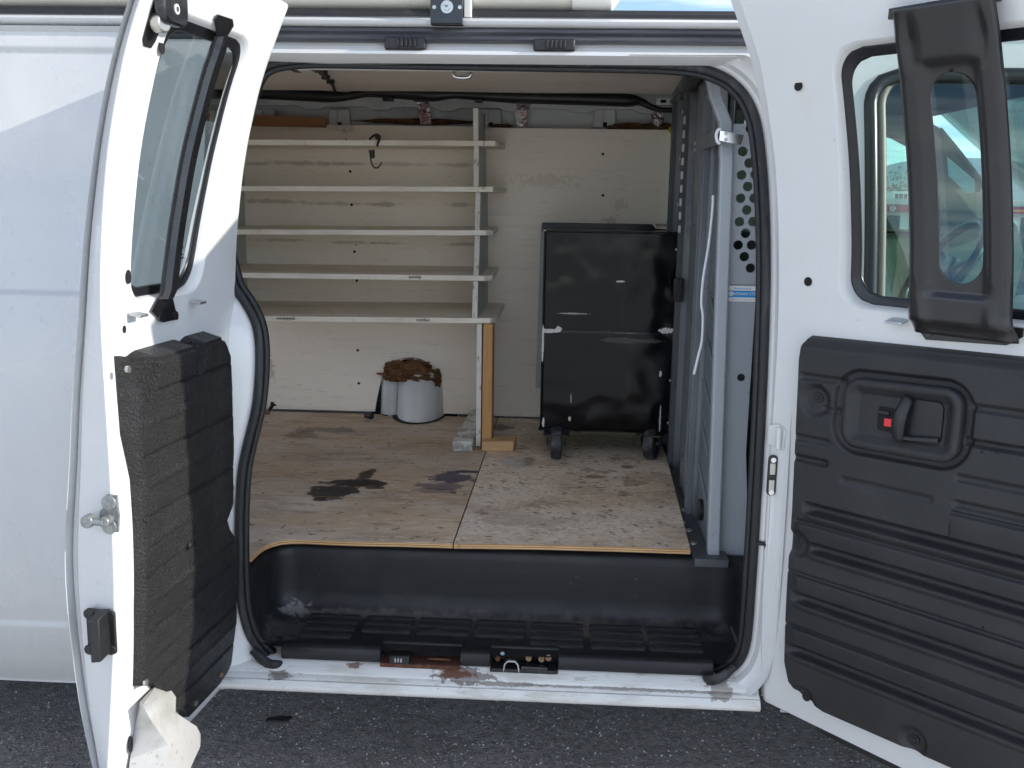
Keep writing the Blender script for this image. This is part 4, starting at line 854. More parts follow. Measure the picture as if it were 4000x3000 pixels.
p = at(2975, 2122, Y=.06); st = cyl('door_switch', p + Vector((-.012, 0, 0)), (1, -.1, 0), .005, .018, drubber, van, 10); cyl('switch_button', p + Vector((.006, 0, 0)), (1, -.1, 0), .013, .014, drubber, st, 14, .003)
# ------------------------------------------------------------------ plywood floor
def fl(u, v): p = at(u, v, Z=Zf); return (p.x, p.y)
def sheet(name, poly, topm, label, grp):
    P = [Vector((x, y, Zf)) for x, y in poly]; n = len(P)
    vs, fs = prismg(P, (0, 0, -.0135)); o = obj(name, vs, fs, None, None, mats=[topm, plyedge], fm=[0, 0] + [1] * n)
    b = o.modifiers.new('bevel', 'BEVEL'); b.width = .0008; b.segments = 1; b.limit_method = 'ANGLE'
    return tag(o, label, 'plywood sheet', grp)
seam_f = fl(*zz('6', 1442, 205)); j0 = fl(*zz('5', 1540, 1590)); j1 = fl(*zz('5', 120, 1545))
fr_ = [fl(*zz('6', *k)) for k in ((1440, 205), (1100, 195), (800, 190), (640, 184), (480, 176), (400, 176), (330, 182), (270, 197), (220, 218), (180, 248), (135, 292))]
sx = lambda y: seam_f[0] + (fl(1898, 1763)[0] - seam_f[0]) * (y - seam_f[1]) / (fl(1898, 1763)[1] - seam_f[1])
jy = (j0[1] + j1[1]) / 2
GR = 'plywood floor sheets'
sheet('plywood_floor_sheet', fr_ + [(-.80, fr_[-1][1] - .01), (-.80, .24), (-2.3, .24), (-2.3, jy - .001), (sx(jy) - .001, jy - .001)], floorL, 'front left plywood floor sheet with black and purple spill stains and a curved front corner', GR)
sheet('plywood_floor_sheet', [(-2.3, jy + .001), (sx(jy) - .001, jy + .001), (sx(1.755) - .001, 1.755), (-2.3, 1.755)], floorL, 'rear left plywood floor sheet under the shelving, brown and worn', GR)
rp_ = [seam_f, fl(2100, 2128), fl(2400, 2136), fl(2698, 2146), (.366, 1.20), (.37, 1.755), (sx(1.755) + .002, 1.755), (sx(seam_f[1]) + .002, seam_f[1])]
rp_[0] = (seam_f[0] + .002, seam_f[1]); rp_ = rp_[:-1]
sheet('plywood_floor_sheet', rp_, floorR, 'right plywood floor sheet under the black cart, greyish with a splintered front edge', GR)
box('floor_channel', (.345, .28, .615), (.43, 1.76, .636), darkgrey, van, .002)
rnd = random.Random(11)
for i, (u, v) in enumerate(((2650, 2040), (2672, 2070), (2690, 2120), (2655, 1990))):
    p = at(u, v, Z=.64); b_ = cyl('floor_bolt', (p.x + .012, p.y, .636), (0, 0, 1), .011, .006, bolt, van, 12, .002)
# ------------------------------------------------------------------ plywood walls
WY = 1.765
archp = [(p.x, p.z) for p in (at(*zz('5', *k), Y=WY) for k in ((935, 1005), (950, 920), (968, 840), (985, 780), (1005, 735), (1035, 700), (1075, 675), (1125, 662), (1180, 657), (1230, 666), (1280, 690), (1315, 725), (1340, 765), (1362, 810), (1370, 850), (1373, 930), (1376, 1015)))]
wb = .660; xs_ = at(1890, 1200, Y=WY).x - .02
zt1 = at(1500, 489, Y=WY).z; zt2 = at(2200, 500, Y=WY).z
poly = [(-2.4, wb), (archp[0][0], wb)] + archp[1:-1] + [(archp[-1][0], wb), (xs_ - .001, wb), (xs_ - .001, zt1), (-2.4, zt1 - .004)]
tag(prism('plywood_wall_panel', [(x, WY, z) for x, z in poly], (0, .012, 0), wallply, None, .0008), 'left cream painted plywood wall panel behind the shelves, with an arched cutout at the floor', 'plywood panel', 'painted plywood wall panels')
tre = [(at(u, v, Y=WY).x, at(u, v, Y=WY).z) for u, v in ((2636, 508), (2634, 560), (2628, 640), (2622, 760), (2614, 880))]
poly = [(xs_ + .001, wb - .004), (.375, wb - .004), (.375, 1.3)] + list(reversed(tre)) + [(xs_ + .001, zt2 - .002)]
tag(prism('plywood_wall_panel', [(x, WY - .001, z) for x, z in poly], (0, .012, 0), wallply, None, .0008), 'right cream painted plywood wall panel behind the black cart', 'plywood panel', 'painted plywood wall panels')
for i, (u, v) in enumerate(((1368, 670), (1374, 800), (1385, 983), (1394, 1096), (1398, 1368), (1402, 1497), (2355, 602), (2355, 763), (1344, 508), (1352, 545), (1392, 958))):
    p = at(u, v, Y=WY); cyl('panel_hole', (p.x, WY - .0016, p.z), (0, -1, 0), .0055 if i < 8 else .003, .0006, holem, bpy.data.objects['plywood_wall_panel.001' if i in (6, 7) else 'plywood_wall_panel'], 10)
# ------------------------------------------------------------------ shelving
def yf(z): return float(np.interp(z, [1.11, 1.25, 1.40, 1.55, 1.80], [1.29, 1.34, 1.405, 1.44, 1.465]))
sh = thing('shelving_unit', (-.8, 1.5, Zf), 'built-in cream painted wooden shelving with five shelves against the left wall panel', 'shelves')
ux0 = at(*zz('7', 82, 760), Y=1.46).x; uw = .0185; XL = -1.262
specs = [(('4', 110, 905), ('7', 222, 912), 1.45), (('4', 60, 1205), ('7', 208, 1210), 1.44), (('4', 30, 1487), ('7', 160, 1492), 1.405), (('5', 40, 108), ('8', 150, 128), 1.345), (('5', 180, 390), ('8', 193, 403), 1.29)]
shz = []
for k, (a, b, Y) in enumerate(specs):
    pa, pb = at(*zz(*a), Y=Y), at(*zz(*b), Y=Y); zL = pa.z + (pb.z - pa.z) * (XL - pa.x) / (pb.x - pa.x); th = .0185
    xe = pb.x; rag = [0, .004, .012, .016, .006][k]
    top = [(XL - .02, Y, zL), (xe, Y, pb.z), (xe + .012 + rag, Y + .03, pb.z), (xe + .016 + rag * .4, WY - .003, pb.z + .004), (XL - .02, WY - .003, zL + .004)]
    if k == 1: top[2] = (xe + .004, Y + .01, pb.z); top[3] = (xe + .03, WY - .003, pb.z)
    vs, fs = prismg(top, (0, 0, -th)); o = obj('shelf', vs, fs, shelfm, sh, bevel=.0012)
    shz.append((zL, pb.z, Y, th, o))
# upright boards between the shelves
def shelf_z(k, x): zL, zR, Y, th, o = shz[k]; xe = -.27; return zL + (zR - zL) * (x - XL) / (xe - XL)
ztop = at(*zz('7', 95, 700), Y=1.467).z
def upr(x, za, zb, nm, m, lean_=0):
    ya, yb = max(1.292, yf(za) + .002), max(1.292, yf(zb) + .002)
    vs = [(x, ya, za), (x + uw, ya, za), (x + uw, WY - .003, za), (x, WY - .003, za), (x + lean_, yb, zb), (x + uw + lean_, yb, zb), (x + uw + lean_, WY - .003, zb), (x + lean_, WY - .003, zb)]
    return obj(nm, vs, boxg((0, 0, 0), (1, 1, 1))[1], m, sh, bevel=.001, mats=[m, sidem], fm=[1, 1, 0, 1, 1, 1])
segs = [ztop] + [shelf_z(k, ux0) for k in range(5)]
xo = [0, .002, .004, .013, .016, .017]
for k in range(5):
    lo = segs[k + 1] + .0005 if k < 5 else 0; hi = segs[0] if k == 0 else segs[k] - .019
    upr(ux0 + xo[k + 1] if k else ux0, lo, hi, 'upright', legm, -.002)
upr(XL - uw, shz[4][0] + .001, shz[0][0] + .1, 'upright', sidem)
# leg and stud below the lowest shelf
l0 = at(*zz('8', 108, 440), Y=1.292); l1 = at(*zz('8', 140, 440), Y=1.292); zt5 = shelf_z(4, l0.x) - .019
box('leg', (l0.x, 1.270, Zf + .004), (l1.x, 1.30, zt5), legm, sh, .001); box('leg_board', (l0.x + .001, 1.302, Zf + .004), (l1.x - .001, WY - .004, zt5), sidem, sh, .001)
b0 = at(*zz('8', 146, 440), Y=1.275); b1 = at(*zz('8', 208, 440), Y=1.275)
prism('stud', [(b0.x, 1.262, .672), (b1.x + .002, 1.262, .672), (b1.x, 1.272, zt5), (b0.x, 1.272, zt5)], (0, .088, 0), orange, sh, .002)
# hand lettering on the shelf edges
o5 = at(1890, 561, Y=1.447); textmesh('marker_numeral', '5', .017, ink, shz[0][4], o5, (1, 0, 0), (0, 0, 1))
o4 = at(1888, 736, Y=1.437); textmesh('marker_numeral', '4', .013, ink, shz[1][4], o4, (1, 0, 0), (0, 0, 1))
rnd = random.Random(5)
for (t, x0, x1, y, k) in (('5', 1155, 1236, 138, 3), ('5', 300, 420, 406, 4), ('5', 1203, 1290, 415, 4)):
    Y = shz[k][2] - .0012; a, b = at(*zz(t, x0, y), Y=Y), at(*zz(t, x1, y), Y=Y); V = []; F = []
    pts = []; n = 22
    for i in range(n):
        q = a.lerp(b, (i + rnd.random() * .8) / n); pts.append(Vector((q.x, Y, q.z + (.0062 if i % 2 else -.0062) * rnd.uniform(.35, 1.1))))
    g = [tubeg(pts, .0009, 4), tubeg([Vector((a.x, Y, a.z + .001)), Vector((b.x, Y, b.z - .001))], .0009, 4)]
    obj('marker_scribble', *join(g), ink, shz[k][4])
# ------------------------------------------------------------------ loose timber
p0, p1 = at(*zz('4', -200, 745), Y=1.735), at(*zz('4', 614, 825), Y=1.735)
tag(prism('timber_batten', [(-1.9, 1.735, at(*zz('4', 300, 752), Y=1.735).z + .012), (p1.x, 1.735, at(*zz('4', 612, 758), Y=1.735).z), (p1.x, 1.735, p1.z), (-1.9, 1.735, at(*zz('4', 300, 826), Y=1.735).z + .010)], (0, .028, 0), redwood, None, .002), 'reddish timber batten fixed along the top of the left wall panel', 'timber')
def skew(name, pts, h, m, label, cat): return tag(prism(name, [Vector((x, y, Zf + .0005)) for x, y in pts], (0, 0, h), m, None, .0025), label, cat)
w0, w1, w2, w3 = fl(*zz('5', 1438, 1266)), fl(*zz('5', 1590, 1268)), fl(1872, 1628), fl(1838, 1622)
w1 = (min(w1[0], l0.x - .006), w1[1])
skew('timber_block', [w0, w1, (w1[0] + .0, 1.72), (w0[0] + .014, 1.72)], .036, blockw, 'long white painted timber block on the floor left of the shelf leg', 'timber')
c0, c1, c2, c3 = fl(*zz('8', 165, 1258)), fl(*zz('8', 345, 1248)), fl(*zz('8', 352, 1200)), fl(*zz('8', 230, 1200))
skew('timber_block', [(b0.x + .004, 1.215), (c1[0], 1.225), (c1[0] + .008, 1.30), (b1.x + .006, 1.30), (b1.x + .006, 1.258), (b0.x + .004, 1.258)], .036, orangex, 'raw orange timber block on the floor beside the orange stud', 'timber')
# ------------------------------------------------------------------ rolling cart
CY = 1.17
ct = thing('rolling_cart', (.15, 1.4, Zf), 'scratched black steel cabinet cart on two visible casters against the partition', 'cart')
tl_, tr_, bl_, br_ = at(2120, 897, Y=CY), at(2646, 897, Y=CY), at(2112, 1685, Y=CY), at(2622, 1690, Y=CY)
xa, xb = (tl_.x + bl_.x) / 2, .3755; za, zb2 = br_.z, tl_.z - .001
box('cabinet', (xa, CY + .012, za), (xb, 1.62, zb2 - .006), cartm, ct, .004, 3)
zs = at(2360, 1293, Y=CY).z
def dent(a, b, z0, z1):
    def f(i, j):
        x = xa + .001 + (xb - xa - .002) * i; z = z0 + (z1 - z0) * j
        return (x, CY + .006 * noise.noise((x * 5, z * 4, z0 * 9)) * math.sin(math.pi * i) * math.sin(math.pi * j) + .0015 * noise.noise((x * 16, z * 16, 3)), z)
    return f
vs, fs = gridg(lambda i, j: (lambda p: (p[0], p[1] + .004 * bump1(p[2], zs, .004) * .4, p[2]))(dent(0, 0, za + .004, zb2 - .004)(i, j)), 36, 160); o = obj('front_panel', vs, fs, cartm, ct, smooth=True); m_ = o.modifiers.new('solid', 'SOLIDIFY'); m_.thickness = .010; m_.offset = 0
box('bottom_lip', (xa - .004, CY - .006, za - .004), (xb, CY + .03, za + .003), cartm, ct, .0015)
box('top_lip', (xa - .002, CY - .006, zb2 - .003), (xb, CY + .02, zb2 + .001), cartm, ct, .0015)
rl, rr_ = at(2112, 869, Y=1.62), at(2548, 876, Y=1.62)
prism('top_flange', [(rl.x + .006, 1.625, zb2 - .02), (rl.x + .006, 1.625, rl.z), (rr_.x, 1.625, rr_.z), (rr_.x + .014, 1.625, rr_.z - .016), (xb, 1.625, rr_.z - .018), (xb, 1.625, zb2 - .02)], (0, .012, 0), cartm, ct, .002)
s0_, s1_ = at(2096, 1535, Y=1.63), at(2108, 1690, Y=1.3)
prism('side_flange', [(rl.x + .001, 1.635, rl.z - .004), (rl.x + .03, 1.635, rl.z - .004), (rl.x + .03, 1.635, .80), (rl.x - .006, 1.635, .80)], (0, .006, 0), sidem, ct, .001)
def caster(cx_, cy_, yaw, tw):
    r = .056; zc = Zf + r; ca, sa_ = math.cos(yaw), math.sin(yaw)
    def W(a, b, z): return Vector((cx_ + a * ca - b * sa_, cy_ + a * sa_ + b * ca, z))
    cs2 = thing('caster', (cx_, cy_, Zf), None, None); setparent(cs2, ct)
    prf = [(-tw, .6), (-tw, .86), (-tw * .8, .97), (-tw * .4, 1.0), (tw * .4, 1.0), (tw * .8, .97), (tw, .86), (tw, .6)]
    rows = [[W(a, r * q * math.cos(2 * math.pi * k / 28), zc + r * q * math.sin(2 * math.pi * k / 28)) for a, q in prf] for k in range(29)]
    obj('caster_wheel', *loft(rows), tyre, cs2, auto=40)
    g = [cylg(W(-tw * .9, 0, zc), W(1, 0, 0) - W(0, 0, 0), r * .62, tw * 1.8, 20), cylg(W(-.034, 0, zc), W(1, 0, 0) - W(0, 0, 0), .006, .068, 10)]
    obj('caster_hub', *join(g), darkgrey, cs2, auto=40)
    for sgn in (-1, 1):
        pts = [W(sgn * .029, -.014, zc - .012), W(sgn * .029, .014, zc - .012), W(sgn * .029, .034, za - .006), W(sgn * .029, -.034, za - .006)]; prism('caster_fork', pts, (W(sgn * .003, 0, 0) - W(0, 0, 0)), gloss_black, cs2, .001)
    pl = [W(a, b, za - .010) for a, b in rrect(-.045, .045, -.045, .045, .006, 2)]; prism('caster_plate', pl, (0, 0, .006), gloss_black, cs2, .001)
p = at(*zz('8', 615, 1338), Z=Zf); caster(p.x, p.y + .05, 0, .0185)
p = at(*zz('8', 1240, 1342), Z=Zf); caster(p.x, p.y + .055, R_(-20), .019)
# ------------------------------------------------------------------ partition
pa = thing('steel_partition', (.40, .9, Zf), 'grey steel bulkhead partition standing right of the plywood floor', 'partition')
PX = .392
zt3 = 1.885
def prow(y, t): pass
# main sheet, built in folded strips so that it shows its pressed channels
prof_p = [(1.70, 0), (1.60, 0), (1.585, -.016), (1.42, -.016), (1.40, 0), (1.22, .0), (1.21, -.012), (1.12, -.012), (1.10, .004), (.93, .004), (.915, -.014), (.80, -.014), (.785, .0), (.70, 0), (.69, -.012), (.62, -.012), (.61, 0), (.36, 0)]
def topz(y): return float(np.interp(y, [.34, .5, .62, 1.7], [1.80, 1.87, zt3, zt3]))
nz = 10; rows = []
for k in range(nz + 1): rows.append([(PX + x, y, (.60) + (topz(y) - .60) * k / nz) for y, x in prof_p if y >= .60])
vs, fs = loft(rows); o = obj('folded_sheet', vs, fs, partg, pa, auto=20); m_ = o.modifiers.new('solid', 'SOLIDIFY'); m_.thickness = .002
# solid sheet below and above the mesh window
for z0, z1 in ((.60, 1.13), (1.62, 1.82)): box('leaf_sheet', (PX - .002, .352, z0), (PX + .001, .602, z1), partg, pa, .0005)
box('leaf_sheet', (PX - .002, .545, 1.128), (PX + .001, .602, 1.622), partg, pa, .0005); box('leaf_sheet', (PX - .002, .352, 1.128), (PX + .001, .372, 1.622), partg, pa, .0005)
# expanded mesh in the leaf
g = []; cy = .372; dy, dz = .0175, .030
for i in range(11):
    for j in range(18):
        y0 = .372 + i * dy * 1.0 - (0 if j % 2 == 0 else dy / 2); z0 = 1.13 + j * dz * .92 + .01
        if y0 < .368 or y0 + dy > .55: continue
        ring_ = [(PX - .0005, y0 + dy / 2 + .42 * dy * math.cos(a), z0 + dz * .46 + dz * .40 * math.sin(a)) for a in [2 * math.pi * k / 6 for k in range(6)]]
        rin = [(PX - .0005, y0 + dy / 2 + .33 * dy * math.cos(a), z0 + dz * .46 + dz * .30 * math.sin(a)) for a in [2 * math.pi * k / 6 for k in range(6)]]
        a2 = [(x + .002, y, z) for x, y, z in ring_]
        vs, fs = loft([ring_, rin], True); g.append((vs, fs))
for i in range(12): g.append(boxg((PX - .0012, .370 + i * dy - .0015, 1.13), (PX + .0012, .370 + i * dy + .0015, 1.62)))
for j in range(19): g.append(boxg((PX - .0011, .370, 1.13 + j * .0265), (PX + .0011, .55, 1.133 + j * .0265)))
mo = tag(obj('mesh_window', *join(g), partg, pa), kind='stuff')
# edge post, top gusset, far hinge strip, pressed louvres
def bar(name, path, ra, rb, m, flat=(0, 1, 0)): return tube(name, path, (ra, rb), m, pa, 4, flat=flat, auto=20)
pz = [(.3975, .332, .605), (.3965, .335, 1.20), (.394, .345, 1.58), (.386, .352, 1.69), (.362, .36, 1.745), (.345, .365, 1.80), (.343, .37, 1.86)]
pts = [at(2784, 2196, Y=.33), at(2800, 1700, Y=.332), at(2820, 1100, Y=.335), at(2836, 640, Y=.342), at(2832, 480, Y=.348), at(2795, 380, Y=.355), at(2780, 300, Y=.36), at(2778, 230, Y=.36)]
def qbar(name, pts, wx, wy, m, par, bev=.004):
    rows = [[p + Vector((-wx, -wy, 0)), p + Vector((wx, -wy, 0)), p + Vector((wx, wy, 0)), p + Vector((-wx, wy, 0))] for p in pts]
    vs, fs = loft(rows, True); fs += [(0, 1, 2, 3), tuple(range(len(vs) - 4, len(vs)))]; return obj(name, vs, fs, m, par, bevel=bev, seg=3)
qbar('edge_post', pts, .0155, .016, bluegrey, pa, .005)
ep2 = [p + Vector((-.03, .05, 0)) for p in pts[:5]]; 
for (y, zb3, zt4, wy) in ((.655, .60, 1.80, .012), (1.165, .60, 1.86, .018), (1.50, .60, 1.86, .03)):
    box('vertical_channel', (PX - .030, y - wy, zb3), (PX - .004, y + wy, zt4), darkgrey if y > 1.1 else partg, pa, .004)
prism('gusset', [(PX - .010, .60, 1.885), (PX - .010, .42, 1.80), (PX - .010, .40, 1.70), (PX - .010, .64, 1.76)], (.003, 0, 0), bluegrey, pa, .001)
for k in range(5):
    z = .75 + k * .12; prism('louvre', [(PX - .0045, .43, z), (PX - .0045, .585, z + .055), (PX - .010, .585, z + .047), (PX - .010, .43, z - .008)], (.002, 0, 0), partg, pa, .001)
for (u, v, Y) in ((2692, 437, 1.17), (2692, 620, 1.17), (2715, 560, .95), (2715, 585, .95), (2690, 800, 1.17), (2686, 975, 1.17), (2663, 1487, 1.17), (2655, 1653, 1.17)):
    z = at(u, v, Y=Y).z; x = PX - (.030 if Y > 1.1 else .012); cyl('partition_bolt', (x, Y, z), (-1, 0, 0), .007, .005, galv, pa, 10, .001)
for k in range(9):
    z = 1.42 + k * .042; box('hinge_knuckle', (PX - .036, 1.10, z), (PX - .028, 1.112, z + .024), bolt, pa, .001)
for k in range(8):
    z = .86 + k * .042; box('hinge_knuckle', (PX - .036, 1.19, z), (PX - .028, 1.20, z + .03), darkgrey, pa, .001)
z = at(2690, 1130, Y=1.1).z; box('latch_box', (PX - .042, 1.09, z - .04), (PX - .014, 1.12, z + .035), gskt, pa, .003); box('latch_slot', (PX - .0145, .80, z - .05), (PX - .012, .83, z + .02), gskt, pa, .002)
z = at(2745, 1970, Y=.55).z; cyl('grommet', (PX - .012, .50, z), (1, 0, 0), .03, .01, gskt, pa, 16)
for k in range(16):
    y = .70 + .95 * (k / 16); 
for (yy, zz_) in ((.86, .75), (.86, .95), (.86, 1.2), (.86, 1.45), (1.5, .8), (1.0, .72), (1.0, 1.05), (1.0, 1.4)):
    cyl('sheet_hole', (PX - .0165 if yy == .86 else PX - .001, yy, zz_), (-1, 0, 0), .006, .0008, gskt, pa, 10)
# flat filler panel with punched lightening holes
FY = .345
fa, fb, fc, fd = at(2864, 484, Y=FY), at(2975, 484, Y=FY), at(2925, 2214, Y=FY), at(2808, 2196, Y=FY)
zspl = at(2860, 1110, Y=FY).z
def lx(z): return fd.x + (fa.x - fd.x) * (z - fd.z) / (fa.z - fd.z)
XR = fb.x + .012
prism('filler_panel', [(fd.x, FY, fd.z), (fc.x, FY, fc.z), (XR, FY, .9), (XR, FY, zspl - .001), (lx(zspl), FY, zspl - .001)], (0, .002, 0), bluegrey, pa, .0004)
holes = []
for (x, y) in ((665, 650), (706, 725), (657, 802), (745, 800), (697, 877), (651, 953), (738, 953), (691, 1029), (644, 1105), (731, 1104), (683, 1180), (635, 1256), (722, 1256), (675, 1331), (715, 1405)):
    p = at(*zz('f', x, y), Y=FY); holes.append((p.x, p.z, .0115))
from mathutils.geometry import tessellate_polygon
outer = [Vector((lx(zspl), 0, zspl)), Vector((XR, 0, zspl)), Vector((XR, 0, fb.z)), Vector((fa.x, 0, fa.z))]
loops = [[Vector((p.x, p.z, 0)) for p in outer]] + [[Vector((hx + hr * math.cos(-2 * math.pi * k / 20), hz + hr * math.sin(-2 * math.pi * k / 20), 0)) for k in range(20)] for hx, hz, hr in holes if hx + hr < XR - .001]
tri = tessellate_polygon(loops); flat = [v for l in loops for v in l]
o = obj('punched_panel', [(v.x, FY, v.y) for v in flat], [tuple(t) for t in tri], bluegrey, pa); m_ = o.modifiers.new('solid', 'SOLIDIFY'); m_.thickness = .002; m_.offset = 1
for (x, y) in ((718, 612), (620, 1030), (660, 1440)):
    p = at(*zz('f', x, y), Y=FY); cyl('pilot_hole', (p.x, FY - .0012, p.z), (0, -1, 0), .0022, .0006, gskt, pa, 8)
p = at(2894, 1474, Y=FY); cyl('round_hole', (p.x, FY - .0012, p.z), (0, -1, 0), .0095, .0006, holem, pa, 18)
tp = [at(*zz('f', *k), Y=FY + .004) for k in ((672, 475), (700, 335), (735, 295), (770, 293), (790, 315), (768, 475))]; prism('tie_bracket', tp, (0, .003, 0), galv, pa, .001)
p = at(*zz('f', 731, 412), Y=FY); cyl('bracket_hole', (p.x, FY + .0032, p.z), (0, -1, 0), .0035, .0006, holem, pa, 10)
p = at(*zz('f', 707, 503), Y=FY); w_ = cyl('panel_washer', (p.x, FY, p.z), (0, -1, 0), .0088, .002, galv, pa, 18); cyl('panel_bolt', (p.x, FY - .002, p.z), (0, -1, 0), .0048, .004, bolt, pa, 6)
# clamp strap and its bright plate
p0, p1 = at(*zz('f', 365, 620), Y=.80), at(*zz('f', 505, 555), Y=.30)
rows = [[p0.lerp(p1, k) + Vector((0, 0, dz)) for dz in (-.017, .017)] for k in (0, .33, .66, 1)]; o = obj('strap', *loft(rows), partg, pa); m_ = o.modifiers.new('solid', 'SOLIDIFY'); m_.thickness = .003
cpt = [at(*zz('f', *k), Y=.29) for k in ((520, 512), (676, 540), (655, 610), (512, 580))]; prism('clamp_plate', cpt, (0, .003, 0), chrome, pa, .001)
for x, y in ((558, 532), (557, 573)): q = at(*zz('f', x, y), Y=.29); cyl('clamp_screw', q, (0, -1, 0), .0042, .003, galv, pa, 10)
ringp = [at(*zz('f', *k), Y=.295) for k in ((524, 505), (505, 512), (495, 545), (500, 580), (518, 600))]; tube('clamp_collar', catmull(ringp, 4), .004, cordm, pa, 8)
# maker's plate
a, b = at(*zz('f', 568, 1520), Y=FY), at(*zz('f', 760, 1624), Y=FY)
stp = prism('maker_label', [(x, FY - .0012, z) for x, z in rrect(a.x, b.x + .012, b.z, a.z, .004, 3)], (0, .0008, 0), stick, pa)
h = a.z - b.z; box('label_band', (a.x + .0008, FY - .0018, b.z + h * .27), (b.x + .0115, FY - .0012, b.z + h * .70), stickb, pa, 0)
textmesh('label_text', 'ADRIAN STEEL', .0098, stick, pa, ((a.x + b.x) / 2 + .0085, FY - .002, b.z + h * .49), (1, 0, 0), (0, 0, 1), .0001)
cyl('label_emblem', (a.x + .009, FY - .0018, b.z + h * .49), (0, -1, 0), .0058, .0003, stick, pa, 16); textmesh('emblem_text', 'A', .006, stickb, pa, (a.x + .009, FY - .0024, b.z + h * .49), (1, 0, 0), (0, 0, 1), .0001)
textmesh('label_text', 'Manufactured by:', .0062, stickb, pa, ((a.x + b.x) / 2, FY - .002, b.z + h * .84), (1, 0, 0), (0, 0, 1), .0001)
textmesh('label_text', '800-677-2726   www.adriansteel.com', .0036, stickb, pa, ((a.x + b.x) / 2 + .002, FY - .002, b.z + h * .13), (1, 0, 0), (0, 0, 1), .0001)
# ------------------------------------------------------------------ small loose things
cpn = [at(*zz('f', 508, 935), Y=.42), at(2788, 830, Y=.42), at(2768, 960, Y=.43), at(2748, 1080, Y=.44), at(2740, 1180, Y=.44), at(2746, 1240, Y=.44), at(2742, 1330, Y=.44), at(2728, 1390, Y=.43), at(2711, 1462, Y=.43)]
cpn = [Vector((min(p.x, PX - .03), p.y, p.z)) for p in cpn]
tag(tube('white_cord', catmull(cpn, 5), .0036, cordm, None, 8), 'thin white cord hanging down in front of the steel partition', 'cord')
hk = thing('strap_hook', at(1470, 640, Y=1.44), 'black rubber strap hook hanging over the top shelf', 'hook')
kp = [at(*zz('4', *k), Y=1.43) for k in ((950, 950), (955, 930), (965, 905), (965, 880), (945, 872), (920, 885), (900, 905))]
tube('strap', catmull(kp, 4), [(.006 + .006 * min(1, max(0, 1 - abs(i - 12) / 9)), .004) for i in range(25)], hook, hk, 8, flat=(0, 1, 0))
cyl('strap_eye', at(*zz('4', 957, 888), Y=1.425), (0, -1, 0), .0105, .006, hook, hk, 14, .002)
kb = [at(*zz('4', *k), Y=1.447) for k in ((916, 972), (918, 1000), (925, 1025))]; tube('hook_socket', catmull(kb, 3), [.011, .011, .0105, .009, .009, .008, .007], hook, hk, 10)
kb = [at(*zz('4', *k), Y=1.447) for k in ((905, 1005), (912, 1045), (925, 1078), (945, 1088), (965, 1078), (980, 1050))]; tube('hook_wire', catmull(kb, 4), .0026, hook, hk, 8)
p = at(*zz('5', 893, 1042), Z=Zf + .006); tag(obj('plastic_plug', *join([tubeg([p + Vector((-.014, .004, .006)), p + Vector((.012, -.004, .004))], [.009, .012], 10), cylg(p + Vector((.012, -.004, .004)), (1, -.3, 0), .014, .006, 10)]), hook, auto=40), 'small black plastic plug lying on the plywood near the arched cutout', 'plug')
kb = [at(*zz('5', *k), Z=Zf + .012) for k in ((222, 1020), (240, 1008), (262, 1000))]; pr_ = thing('strap_clip', at(*zz('5', 240, 1000), Z=Zf), 'small black and brass strap clip on the floor beside the left door seal', 'clip')
q = at(*zz('5', 238, 1015), Y=1.70); cyl('brass_barrel', q - Vector((.018, 0, .004)), (1, 0, .4), .010, .03, rustbolt, pr_, 12, .002)
tube('clip_arm', [q, at(*zz('5', 268, 975), Y=1.70), at(*zz('5', 272, 948), Y=1.70)], [.006, .008, .008], hook, pr_, 8); tube('clip_prong', [at(*zz('5', 262, 968), Y=1.70), at(*zz('5', 294, 966), Y=1.70)], .005, hook, pr_, 8)
# torn insulation in the arched cutout
def wool(cx_, cz_, rx, rz, y0, seed, n1=44, n2=26, rag=.5):
    def f(a, b):
        th = 2 * math.pi * a; ph = math.pi * b; r = 1 + rag * (noise.noise((math.cos(th) * 2.2 * math.sin(ph) + seed, math.sin(th) * 2.2 * math.sin(ph), math.cos(ph) * 2.2)) + .5 * noise.noise((math.cos(th) * 6 * math.sin(ph) + seed, math.sin(th) * 6 * math.sin(ph), math.cos(ph) * 6)) + .3 * noise.noise((math.cos(th) * 15 * math.sin(ph), math.sin(th) * 15 * math.sin(ph) + seed, math.cos(ph) * 15)))
        return (cx_ + rx * r * math.cos(th) * math.sin(ph), y0 + .034 * r * math.cos(ph), cz_ + rz * r * math.sin(th) * math.sin(ph))
    return gridg(f, n1, n2)
hc = at(*zz('5', 1165, 750), Y=1.75)
iw = thing('insulation_batt', (hc.x, 1.75, .8), 'torn brown insulation stuffed in the top of the arched wall cutout', 'insulation')
for wx, wz, rx, rz, y0, sd0 in ((-.606, .838, .094, .036, 1.742, 1.0), (-.625, .815, .085, .018, 1.728, 4.0), (-.560, .812, .045, .016, 1.726, 6.0), (-.502, .800, .017, .036, 1.745, 7.0), (-.690, .812, .022, .018, 1.745, 9.0)):
    obj('wool_clump', *wool(wx, wz, rx, rz, y0, sd0), insul, iw, auto=60)
p = at(*zz('5', 1190, 676), Y=1.755); prism('foil_facing', [(p.x - .018, 1.752, p.z - .004), (p.x + .018, 1.752, p.z - .003), (p.x + .02, 1.758, p.z + .005), (p.x - .016, 1.758, p.z + .004)], (0, .002, 0), foil, iw)
tube('foil_edge', [(x * .97 + hc.x * .03, 1.758, z - .004) for x, z in archp[4:12]], .004, foil, iw, 6)
